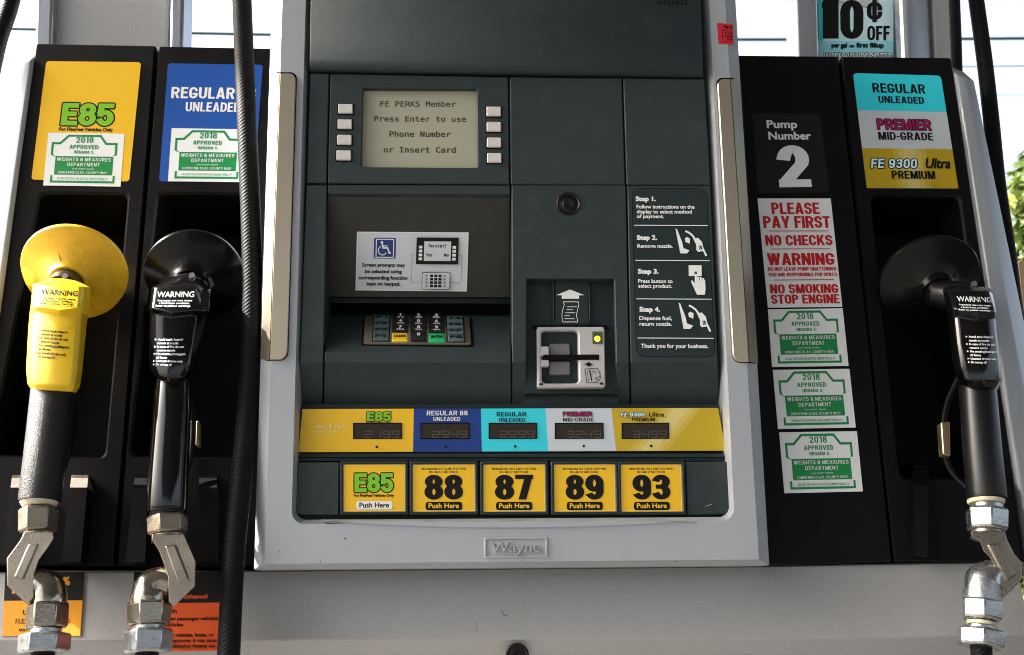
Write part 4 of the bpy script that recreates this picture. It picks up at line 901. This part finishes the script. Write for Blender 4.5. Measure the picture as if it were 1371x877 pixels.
for t, yb in (('DO NOT LEAVE PUMP UNATTENDED', 97.2), ('YOU ARE RESPONSIBLE FOR SPILLS', 104.6)): p.block(t, 4.5, 97, yb, 4.7, 'red', **IMP)
for x0, x1, y in ((11, 92, 44.3), (11, 92, 68.3), (11, 92, 109.4)): p.rect(x0, y - .5, x1, y + .5, 'red')
p.done('payment_sticker', RA, 'white sticker with red lettering starting PLEASE PAY FIRST')
for q, l in (([(1028, 414.5), (1128, 413), (1136, 490), (1033.5, 491.5)], 'topmost of the three 2018 stickers on the flat panel'), ([(1034.5, 495.5), (1137, 494), (1145.5, 572.5), (1041.5, 574.5)], 'middle of the three 2018 stickers on the flat panel'), ([(1043, 579), (1147, 577.5), (1155, 658), (1050, 660.5)], 'lowest of the three 2018 stickers on the flat panel')): inspection(q, RA, l)

# ------------------------------------------------------------------ uprights behind the modules
def upright(q, y0, depth, m, label, extra=None, segs=None):
    mb = MB(); A = [CY(y0).at(*c) for c in q]
    dz = Vector((0, 0, -.25)); A[2] = A[2] + dz; A[3] = A[3] + dz
    mb.loft([world_back(A, depth), A], m, True, True)
    if extra: extra(mb)
    return mb.build('upright', PUMP, label, smooth=20, bevel=.004)
def ex(mb):
    for q, y0, m in (([(50, -60), (73, -60), (73, 72), (50, 72)], .205, 'steel_brushed'), ([(229, -60), (247, -60), (247, 72), (229, 72)], .205, 'steel_brushed')):
        A = [CY(y0).at(*c) for c in q]; A[2] += Vector((0, 0, -.1)); A[3] += Vector((0, 0, -.1)); mb.loft([world_back(A, .06), A], m, True, True)
upright([(73, -60), (229, -60), (229, 72), (73, 72)], .22, .05, 'panel_grey', 'grey upright panel with metal edges behind the left nozzle boots', ex)
def ex2(mb):
    prof = [(1060, .235), (1060.5, .205), (1064, .2), (1091, .2), (1093, .21)]
    B = [(1195, .205), (1203, .19), (1213, .187), (1226, .192), (1238, .206), (1243, .225), (1244.5, .24)]
    for pr in (prof, B):
        L = [[CY(Y).at(x, -60) for x, Y in pr] , [CY(Y).at(x, 75) + Vector((0, 0, -.12)) for x, Y in pr]]
        mb.loft([[v for v in L[0]], L[1]], 'steel_brushed', closed=False)
    A = [CY(.21).at(*c) for c in [(1246.5, -60), (1269, -60), (1269, 75), (1246.5, 75)]]; A[2] += Vector((0, 0, -.1)); A[3] += Vector((0, 0, -.1)); mb.loft([world_back(A, .06), A], 'panel_grey', True, True)
upright([(1062, -60), (1244, -60), (1244, 75), (1062, 75)], .24, .05, 'steel_brushed', 'brushed metal upright with a sign channel behind the flat panel', ex2)
# promotion sign sliding in the upright's channel
SGN = CY(.225)
p = sheet([(1093.5, -70), (1195, -70), (1195, 92), (1094, 92)], 101, 162, SGN, 'pale_cyan', .003)
m_ = MATS['pale_cyan']
n_ = m_.node_tree
p.poly([(0, 60), (10, 60), (6, 162), (0, 162)], 'cyan'); p.poly([(0, 126), (101, 126), (101, 162), (0, 162)], 'sign_cyan'); p.poly(rr([(3, 30), (82, 30), (80, 84), (6, 76)], 4, 4), 'label_silver'); p.line([(4, 69), (80, 84), (82, 60)], .7, 'reader_tongue')
p.block('1', 5.5, 28, 123, 52, 'ink', .34, .16); p.block('0', 30, 61, 123.3, 52, 'ink', .235, .14)
p.block('c', 65.5, 86, 98, 29, 'ink', .165, .13); p.block('OFF', 66, 96, 125.5, 19.5, 'ink', .22, .17, .07); p.text('per gal', 18, 39, 135, 6, 'ink', .7); p.text('on', 42, 48.5, 135, 4.5, 'ink', .5); p.text('first fillup', 51, 88, 135, 6, 'ink', .7)
p.outlined('WHEN YOU REGISTER', 8, 98, 156.5, 14, 'white', 'ink', .15, .8)
o = p.mb.build('promotion_sign', None, None, smooth=0, fix=False); tag(o, 'blue promotion sign reading 10 cents OFF in the metal upright', 'sign')

# ================================================================== nozzles
AX = Vector((0, .74, .67)).normalized()
def guard(parent, cx, cy, d, Rpx, hub_px, m, label):
    mb = MB(); Cc = SP(d).at(cx, cy); sc = scale_at(Cc); R = Rpx * sc; h = hub_px * sc
    u = Vector((1, 0, 0)); w = AX.cross(u)
    prof = [(-.005, h * .72), (-.0055, h * .92), (-.004, h * .97), (-.001, h * 1.03), (.002, h * 1.12), (.010, h + (R - h) * .45), (.0205, R * .985), (.0225, R), (.0250, R), (.0255, R * .98), (.013, h + (R - h) * .45), (.006, h * 1.1), (.004, h * .7)]
    n = 72; loops = []
    for a, r in prof:
        L = []
        for j in range(n):
            t = 2 * math.pi * j / n; wv = .0022 * math.sin(2 * t + .9 + cx * .01) * max(0, (r - h) / (R - h)) ** 2
            L.append(Cc + AX * (a + wv) + (u * math.cos(t) + w * math.sin(t)) * r)
        loops.append(L)
    mb.loft(loops, m, True, True)
    for k in range(6):        # moulded radial creases
        t = 2 * math.pi * (k + .27) / 6; e = u * math.cos(t) + w * math.sin(t); s = AX.cross(e) * .0004
        f = lambda r, a: Cc + AX * a + e * r
        r0, a0, r1, a1 = h * 1.1, .0018, R * .8, .0165
        mb.add([f(r0, a0) + s, f(r0, a0 - .0014), f(r0, a0) - s, f(r1, a1) + s * .6, f(r1, a1 - .0008), f(r1, a1) - s * .6], [[0, 1, 4, 3], [1, 2, 5, 4]], m)
    return mb.build('splash_guard', parent, label, smooth=35)
def nut(parent, rows, m, plane_d, phase, name='coupling_nut', n=6, bev=.0015):
    mb = MB(); (x0, y0, r0), (x1, y1, r1) = rows
    k = lambda t: (lerp(x0, x1, t), lerp(y0, y1, t), plane_d, lerp(r0, r1, t))
    R = [k(0), k(1)]
    P = [SP(d).at(x, y) for x, y, d, r in R]; rad = [r * scale_at(p) / math.cos(math.pi / n) * .95 for (x, y, d, r), p in zip(R, P)]
    dv = (P[1] - P[0]); P4 = [P[0], P[0] + dv * .1, P[0] + dv * .9, P[1]]; r4 = [rad[0] * .90, rad[0], rad[1], rad[1] * .90]
    tube(mb, P4, r4, m, n, phase=phase); return mb.build(name, parent, None, smooth=18, bevel=bev)
def cyl(parent, name, rows, m, n=28, label=None, k=0, smooth=40, bevel=0):
    mb = MB(); ptube(mb, rows, SIDE, m, n, k) if False else None
    P = [SP(d).at(x, y) for x, y, d, r in rows]; R = [r * scale_at(p) for (x, y, d, r), p in zip(rows, P)]
    if k:
        V = catmull(P, k); RR = []
        for i in range(len(R) - 1): RR += [lerp(R[i], R[i + 1], (1 - math.cos(math.pi * j / k)) / 2) for j in range(k)]
        P, R = V, RR + [R[-1]]
    tube(mb, P, R, m, n); return mb.build(name, parent, label, smooth=smooth, bevel=bevel)
def nozzle(label, colour, rows, m_body, m_guard, m_grip, m_ink, guard_at, warn, bullets, grip, swivel):
    base = SP(.07).at(*swivel['base'])
    N = empty('fuel_nozzle', base, label, 'fuel nozzle', 'fuel nozzles hanging in their boots')
    guard(N, *guard_at, m_guard, 'yellow splash guard' if colour == 'yellow' else None)
    mb = MB(); loops = []
    for ri, (y, xl, xlf, xc, xrf, xr, d) in enumerate(rows):
        e = .004
        V = [SP(d - .05).at(xl, y), SP(d - .020).at(xl, y), SP(d - .004).at(lerp(xl, xlf, .72), y), SP(d).at(xlf + 3, y + .3), SP(d + .0038).at(xc, y + (5.0 if ri in (2, 3) else 1.2)), SP(d).at(xrf - 3, y + 2), SP(d - .004).at(lerp(xrf, xr, .3), y + 3), SP(d - .020).at(xr, y + 4), SP(d - .05).at(xr, y + 4)]
        loops.append(V)
    mb.loft(loops, m_body, True, True)
    body = mb.build('nozzle_body', N, None, smooth=28, bevel=.0011, segs=2)
    dg = bpy.context.evaluated_depsgraph_get(); me = bpy.data.meshes.new_from_object(body.evaluated_get(dg))
    off = WORLD_AT[body]; bvh = BVHTree.FromPolygons([v.co + off for v in me.vertices], [list(p.vertices) for p in me.polygons]); bpy.data.meshes.remove(me)
    S = Surface(bvh, SP(.113))
    p = Print(warn, 58, 28, S, .0006)
    p.text('WARNING', 5.5, 55, 10.3, 7.0, m_ink, .25)
    for t, x0, x1, yb in (('Improper use may cause', 7, 53, 15.8), ('a hazardous condition.', 9, 50, 19.4), ('Refer to posted warnings.', 5, 52, 23)): p.text(t, x0, x1, yb, 2.3, m_ink, .22)
    p.done('warning_print', body)
    p = Print(bullets, 46, 41, S, .0006)
    for i, (t, x1, b) in enumerate((('Avoid static hazard-', 39, 1), ('remain at nozzle', 33, 0), ('In case of fire do not', 41, 1), ('remove nozzle', 30, 0), ('No smoking/extinguish', 43.5, 1), ('all flames', 20, 0), ('Licensed drivers only', 41, 1), ('Do not top off', 27, 1))):
        yb = 4 + i * 5; p.text(t, 5.5, x1, yb, 2.9, m_ink, .26)
        if b: p.poly([(1.5, yb - 2.7), (4.2, yb - 1.4), (1.5, yb)], m_ink)
    p.done('warning_print', body)
    # collar between guard and body
    gx, gy, gd, gR, gh = guard_at; mb = MB(); c = SP(gd).at(gx, gy); top = SP(rows[1][6] - .035).at(rows[1][3], rows[1][0] + 12)
    tube(mb, [c + AX * .02, c - AX * .008, top], [gh * scale_at(c) * .78, gh * scale_at(c) * .8, gh * scale_at(c) * .95], 'satin_black', 28); mb.build('collar', N, None)
    mb = MB(); q = SP(rows[0][6] + .001).at(rows[0][3] + 2, rows[0][0] - 1); 
    tube(mb, [q + Vector((0, .006, 0)), q + Vector((0, -.0015, .001))], .0032, 'zinc', 14); mb.build('set_screw', N, None)
    cyl(N, 'grip_sleeve', grip, m_grip, 32)
    # trigger loop and lever behind the grip
    mb = MB(); tx = swivel['trig']; P = catmull([SP(d).at(x, y) for x, y, d in tx], 6); tube(mb, P, .0035, 'black_plastic', 10); mb.build('trigger_guard', N, None)
    lv = swivel['lever']; mb = MB(); tile(mb, lv, SP(.030), .006, -.006, 'brass', 2, 1.2); mb.build('trigger', N, 'bare metal trigger')
    # swivel
    A = swivel['arm']; B = swivel['barrel']
    mb = MB()
    mb.loft([[SP(.050).at(*a) for a in A], [SP(.088).at(*a) for a in A]], swivel['m'], True, True)
    nx, ny, nr = swivel['neck']; P = [SP(.070).at(nx, ny - 6), SP(.070).at(nx, ny + 10)]; tube(mb, P, nr * scale_at(P[0]), swivel['m'], 24)
    q_ = swivel['rib']; tile(mb, q_, SP(.088), .0016, -.003, swivel['m'], 4, 2.6)
    sw = mb.build('hose_swivel', N, None, smooth=24, bevel=.0065, segs=3)
    mb = MB(); P = [SP(d).at(x, y) for x, y, d, r in B]; R = [r * scale_at(q) for (x, y, d, r), q in zip(B, P)]
    V = catmull(P, 6); RR = []
    for i in range(len(R) - 1): RR += [lerp(R[i], R[i + 1], j / 6) for j in range(6)]
    tube(mb, V, RR + [R[-1]], swivel['m2'], 18); mb.build('swivel_barrel', sw, None, smooth=35)
    for nm, r_, mm, ph in swivel['nuts']: nut(sw, r_, mm, .072, ph, nm, 6 if nm == 'coupling_nut' else 28, .0012 if nm == 'coupling_nut' else .0004)
    return N
DG = .040
nozzle('yellow fuel nozzle with a yellow splash guard hanging under the yellow decal', 'yellow',
    [(372, 66, 70, 85, 98, 103, .078), (381, 44, 53, 84, 109, 121, .098), (411, 41, 51, 80, 106, 120, .110), (417, 40, 50, 79, 104, 118, .1015), (440, 38, 49, 78, 104, 115, .1015), (495, 35, 46, 74, 100, 110, .1015), (514, 37, 48, 74, 97, 107, .100), (522, 42, 51, 74, 95, 102, .093)],
    'nozzle_yellow', 'guard_yellow', 'rough_black', 'ink', (92, 376, DG, 71, 27),
    [(50, 383), (108, 386.5), (104, 414), (47, 411)], [(50, 439), (98, 443), (93, 484), (44, 480)],
    [(72.5, 505, .070, 28.5), (72, 520, .070, 29), (62, 600, .071, 28), (53, 668, .072, 27.3), (52.5, 672, .072, 26.5)],
    dict(base=(58, 860), m='cast_metal', m2='nickel', trig=[(88, 500, .04), (96, 530, .025), (96, 570, .022), (90, 610, .025), (76, 650, .05)], lever=[(88, 545), (93, 545), (90, 590), (85, 590)],
         arm=[(33, 712), (71, 712), (72, 721), (63, 735), (52, 750), (46, 768), (45, 800), (36, 809), (10, 784), (9, 748), (27, 724)], neck=(51.5, 713, 20), rib=[(38, 727), (54, 727), (32, 778), (17, 774)],
         barrel=[(38, 783, .074, 18), (50, 781, .073, 21), (62, 788, .072, 23.5), (65, 800, .072, 24), (64.5, 808, .072, 24)],
         nuts=[('gasket', ((53, 671, 26.5), (52.5, 679, 22.5)), 'gasket', 0), ('coupling_nut', ((52.5, 680, 24.5), (50.5, 713, 23)), 'cast_metal', .3), ('coupling_nut', ((64.5, 807, 25), (62.5, 842, 25)), 'nickel', .35), ('gasket', ((62.3, 840, 21), (61, 848, 21)), 'zinc', 0), ('coupling_nut', ((60.5, 848, 31), (58.5, 875, 31)), 'zinc', .3)]))
nozzle('black fuel nozzle hanging under the blue decal, warning text in white', 'black',
    [(371, 238, 243, 255, 267, 275, .078), (384, 203, 209, 233, 265, 283, .098), (413, 200, 205, 230, 262, 280, .110), (420, 201, 206, 228, 258, 277, .1015), (455, 200, 206, 228, 254, 268, .1015), (487, 200, 205, 226, 252, 262, .1015), (503, 206, 211, 225, 245, 254, .100), (511, 215, 219, 226, 239, 244, .093)],
    'gloss_black', 'guard_black', 'gloss_black', 'icon_white', (256, 382, DG, 68, 28),
    [(206, 387.5), (264, 387), (261, 416), (203, 415.5)], [(206, 452), (253, 452), (249, 492), (203, 491)],
    [(232, 503, .070, 20), (232, 518, .070, 24), (230, 560, .070, 25), (225, 640, .071, 26.5), (223, 682, .072, 27), (223, 686, .072, 26)],
    dict(base=(200, 860), m='cast_metal', m2='nickel', trig=[(246, 500, .04), (256, 535, .015), (258, 580, .012), (253, 620, .015), (236, 660, .045)], lever=[(264, 565), (268, 565), (268, 598), (263, 598)],
         arm=[(203, 715), (246, 715), (258, 742), (262, 752), (261, 785), (233, 812), (226, 806), (225, 772), (219, 754), (213, 738), (204, 723)], neck=(224.5, 716, 21), rib=[(219, 730), (236, 728), (256, 778), (238, 784)],
         barrel=[(232, 783, .074, 18), (218, 780, .073, 21), (205, 786, .072, 24.5), (201, 800, .072, 26), (200.5, 808, .072, 26)],
         nuts=[('gasket', ((223, 684, 24.5), (223.5, 691, 22)), 'rough_black', 0), ('coupling_nut', ((224, 690, 25), (224.5, 716, 24.5)), 'cast_metal', .15), ('coupling_nut', ((200.5, 805, 27), (199.5, 838, 26)), 'nickel', .2), ('gasket', ((199.5, 836, 22), (199, 843, 22)), 'zinc', 0), ('coupling_nut', ((199, 842, 29.5), (197.5, 875, 29)), 'zinc', .25)]))
nozzle('black fuel nozzle hanging under the cyan, silver and gold decal', 'black',
    [(382, 1270, 1284, 1302, 1319, 1326, .078), (388, 1262, 1270, 1302, 1323, 1329, .098), (414, 1268, 1280, 1310, 1331, 1334, .110), (424, 1269, 1280, 1309, 1331, 1334, .1015), (460, 1272, 1284, 1312, 1335, 1337, .1015), (490, 1276, 1289, 1315, 1337, 1341, .1015), (508, 1282, 1296, 1318, 1335, 1341, .100), (518, 1288, 1302, 1318, 1330, 1336, .092)],
    'gloss_black', 'guard_black', 'satin_black', 'icon_white', (1254, 389, DG, 69, 24),
    [(1275, 393), (1329, 395), (1333, 422), (1280, 420)], [(1291, 448), (1337, 449), (1340, 489), (1295, 488)],
    [(1308, 508, .070, 22), (1309, 523, .070, 24), (1315, 600, .071, 25), (1321, 664, .072, 25.8), (1321.5, 668, .072, 25)],
    dict(base=(1314, 850), m='cast_metal', m2='zinc', trig=[(1284, 505, .045), (1268, 540, .028), (1263, 580, .022), (1270, 625, .024), (1296, 655, .045)], lever=[(1257, 567), (1269, 566), (1270, 613), (1260, 610)],
         arm=[(1300, 711), (1345, 711), (1348, 722), (1358, 742), (1368, 753), (1368, 776), (1346, 799), (1338, 792), (1337, 766), (1326, 747), (1317, 738), (1312, 725), (1302, 718)], neck=(1322, 712, 22), rib=[(1320, 728), (1336, 726), (1362, 770), (1346, 780)],
         barrel=[(1345, 779, .074, 18), (1332, 772, .073, 22), (1320, 779, .072, 27), (1316, 794, .072, 26.5), (1315, 805, .072, 26)],
         nuts=[('gasket', ((1320, 669, 25.5), (1320.5, 675, 24.5)), 'gasket', 0), ('gasket', ((1320.5, 675, 22), (1321, 682, 22)), 'zinc', 0), ('coupling_nut', ((1321, 681, 26), (1322, 711, 25)), 'zinc', .2), ('coupling_nut', ((1315, 803, 25.5), (1314.5, 831, 25)), 'zinc', .3), ('gasket', ((1314.5, 832, 20), (1314.3, 838, 20)), 'gasket', 0), ('gasket', ((1314.3, 838, 21.5), (1314.2, 843, 21.5)), 'zinc', 0), ('coupling_nut', ((1314, 843, 29.5), (1313, 867, 29)), 'zinc', .3)]))

# ------------------------------------------------------------------ hoses
def hose(label, P, r, group='rubber hoses of the dispenser'):
    d_ = (P[0] - P[1]).normalized(); P = [P[0] + d_ * .5 + Vector((0, .12, .45)), P[0] + d_ * .35] + list(P)      # on up to the overhead hose reel
    mb = MB(); tube(mb, catmull(P, 10), r, 'hose_rubber', 24); o = mb.build('fuel_hose', None, None, smooth=60); tag(o, label, 'hose', group); return o
def H(x, y, d): return SP(d).at(x, y)
s0 = H(58, 868, .072); e0 = H(197, 868, .072); r0 = H(1313, 862, .072)
V3 = Vector
hose('rubber hose running up along the far left silver end cover', [H(30, -80, -.06), H(15, 0, -.06), H(-4, 60, -.06), H(-22, 150, -.05), H(-60, 350, -.03), H(-130, 700, .0), H(-150, 900, .03), V3((-.66, -.05, .55)), V3((-.62, -.10, .40)), s0 + V3((-.02, -.02, -.36)), s0 + V3((0, 0, -.12)), s0 + V3((0, 0, -.05)), s0], 15.5 * scale_at(s0))
hose('thick rubber hose hanging in front of the blue decal', [H(320, -120, .10), H(324, 0, .085), H(328, 100, .075), H(332, 200, .07), H(336, 300, .065), H(338, 400, .06), H(334, 520, .055), H(323, 640, .055), H(312, 760, .06), H(306, 880, .065), H(300, 1000, .07), V3((-.27, -.06, .62)), V3((-.31, -.08, .50)), e0 + V3((.01, -.02, -.30)), e0 + V3((0, 0, -.10)), e0 + V3((0, 0, -.04)), e0], 15.5 * scale_at(e0))
hose('rubber hose slanting down outside the right silver end cover', [H(1296, -80, -.10), H(1307, 0, -.09), H(1318, 80, -.085), H(1327, 160, -.08), H(1336, 250, -.07), H(1349, 340, -.06), H(1362, 440, -.05), H(1395, 620, -.02), H(1420, 850, .02), V3((.60, -.05, .60)), V3((.57, -.10, .45)), r0 + V3((.02, -.02, -.32)), r0 + V3((0, 0, -.1)), r0 + V3((0, 0, -.05)), r0], 14.5 * scale_at(s0))
hose('rubber hose behind the brushed metal upright', [CY(.42).at(1273, -80), CY(.42).at(1275, 0), CY(.42).at(1278, 90), CY(.43).at(1280, 250)], 10 * scale_at(CY(.42).at(1275, 0)))

# ================================================================== beyond the pump
def cable(x0, y0, x1, y1, Y, r, label):
    a, b = CY(Y).at(x0, y0), CY(Y).at(x1, y1); P = [a + (b - a) * (i / 30) + Vector((0, 0, -.25 * math.sin(math.pi * i / 30))) for i in range(31)]
    mb = MB(); tube(mb, P, r, 'cable', 8); o = mb.build('power_line', None, None); tag(o, label, 'cable', 'overhead power lines'); return o
cable(-300, 30, 1700, 48, 26, .042, 'thick dark power line, the highest of the three, passing behind the uprights')
cable(-300, 72, 1700, 84, 26, .014, 'thin power line below the thick one, seen right of the dispenser')
cable(-300, 104, 1700, 125, 30, .007, 'faint lowest power line, seen right of the dispenser')
def tree(cx, base_y, Y, top_py, wpx, label, seed):
    rnd = random.Random(seed); top = CY(Y).at(cx, top_py); s = (top - CAM).dot(FWD) / F; w = wpx * s
    root = Vector((top.x, Y, 0)); T = empty('deciduous_tree', root, label, 'tree', 'trees beyond the forecourt')
    Hh = top.z; mb = MB(); tube(mb, [root, root + Vector((.05, 0, Hh * .35)), root + Vector((-.05, .1, Hh * .7))], [w * .10, w * .07, w * .03], 'bark', 12)
    for k in range(7):
        a = k * 2.4; e = Vector((math.cos(a), math.sin(a), .9)) * w * .55; p = root + Vector((0, 0, Hh * (.3 + .05 * k))); tube(mb, [p, p + e * .6, p + e], [w * .035, w * .025, w * .01], 'bark', 6)
    mb.build('trunk', T)
    V = []; Fc = []; mb = MB()
    clumps = []
    for i in range(190):
        z = rnd.uniform(.12, 1.0); rr_ = w * (1.0 - .62 * max(0, z - .45) / .55) * math.sqrt(rnd.random()) ; a = rnd.uniform(0, 6.28)
        clumps.append((root + Vector((math.cos(a) * rr_, math.sin(a) * rr_, Hh * z * .97)), w * rnd.uniform(.16, .30)))
    for c, r in clumps:
        for j in range(110):
            d = Vector((rnd.gauss(0, 1), rnd.gauss(0, 1), rnd.gauss(0, 1))).normalized() * r * rnd.uniform(.45, 1.0); q = c + d; q.z = min(q.z, Hh)
            n = (d.normalized() + Vector((rnd.uniform(-.7, .7), rnd.uniform(-.7, .7), rnd.uniform(-.3, .9)))).normalized(); u = n.orthogonal().normalized(); u.rotate(Matrix.Rotation(rnd.uniform(0, 6.28), 3, n)); t = n.cross(u); l = rnd.uniform(.06, .11)
            b = len(V); V += [q - u * l, q + t * l * .5, q + u * l, q - t * l * .5]; Fc.append([b, b + 1, b + 2, b + 3])
    mb.add(V, Fc, 'leaf'); mb.build('crown', T, None, smooth=0, fix=False)
tree(1405, 0, 12, 178, 100, 'sunlit bushy green tree at the right edge of the photo', 3)
tree(1560, 0, 15, 170, 90, 'green tree further right behind the bushy one', 8)
# board fence
FN = CY(2.6).at(1362, 341); fz = FN.z
fe = empty('board_fence', (FN.x, 2.6, 0), 'weathered tan board fence at the right edge below the tree', 'fence')
for i in range(8):
    x0 = FN.x + i * .15; mb = MB(); q = [Vector((x0, 2.6, 0)), Vector((x0 + .14, 2.6, 0)), Vector((x0 + .14, 2.6, fz - .03)), Vector((x0 + .11, 2.6, fz)), Vector((x0 + .03, 2.6, fz)), Vector((x0, 2.6, fz - .03))]
    mb.loft([q, world_back(q, .022)], 'fence_wood', True, True); mb.build('board', fe, None, smooth=0)
for z in (.4, fz * .8):
    mb = MB(); q = [Vector((FN.x, 2.622, z)), Vector((FN.x + 1.19, 2.622, z)), Vector((FN.x + 1.19, 2.622, z + .09)), Vector((FN.x, 2.622, z + .09))]; mb.loft([q, world_back(q, .04)], 'fence_wood', True, True); mb.build('rail', fe, None, smooth=0)

# ------------------------------------------------------------------ small marks of wear
def mark(name, parent, pts, w, m, plane):
    p = Print([(0, 0), (1371, 0), (1371, 877), (0, 877)], 1371, 877, plane, .00035); p.line(pts, w, m); return p.mb.build(name, parent, None, smooth=0, fix=False)
for x, y, r in ((462, 721, 1.3), (374, 739, .9), (429, 752, 1.0), (700, 751, .8), (905, 752, 1.0), (1002, 560, .7), (368, 610, .7), (561, 703.5, .9)):
    p = Print([(0, 0), (1371, 0), (1371, 877), (0, 877)], 1371, 877, CY(0), .0004); p.poly([(x - r, y - r * .6), (x + r * .4, y - r), (x + r, y + r * .5), (x - r * .3, y + r)], 'black_gap'); p.done('paint_chip', FRAME)
mark('scratch', DOOR, [(671, 816), (673, 822), (676, 825), (680, 824)], .7, 'reader_hole', DP); mark('scratch', DOOR, [(638, 832), (638, 847)], .5, 'reader_tongue', DP)
mark('scratch', BTN, [(944, 678), (953, 675)], .6, 'reader_grey', CY(.0098))
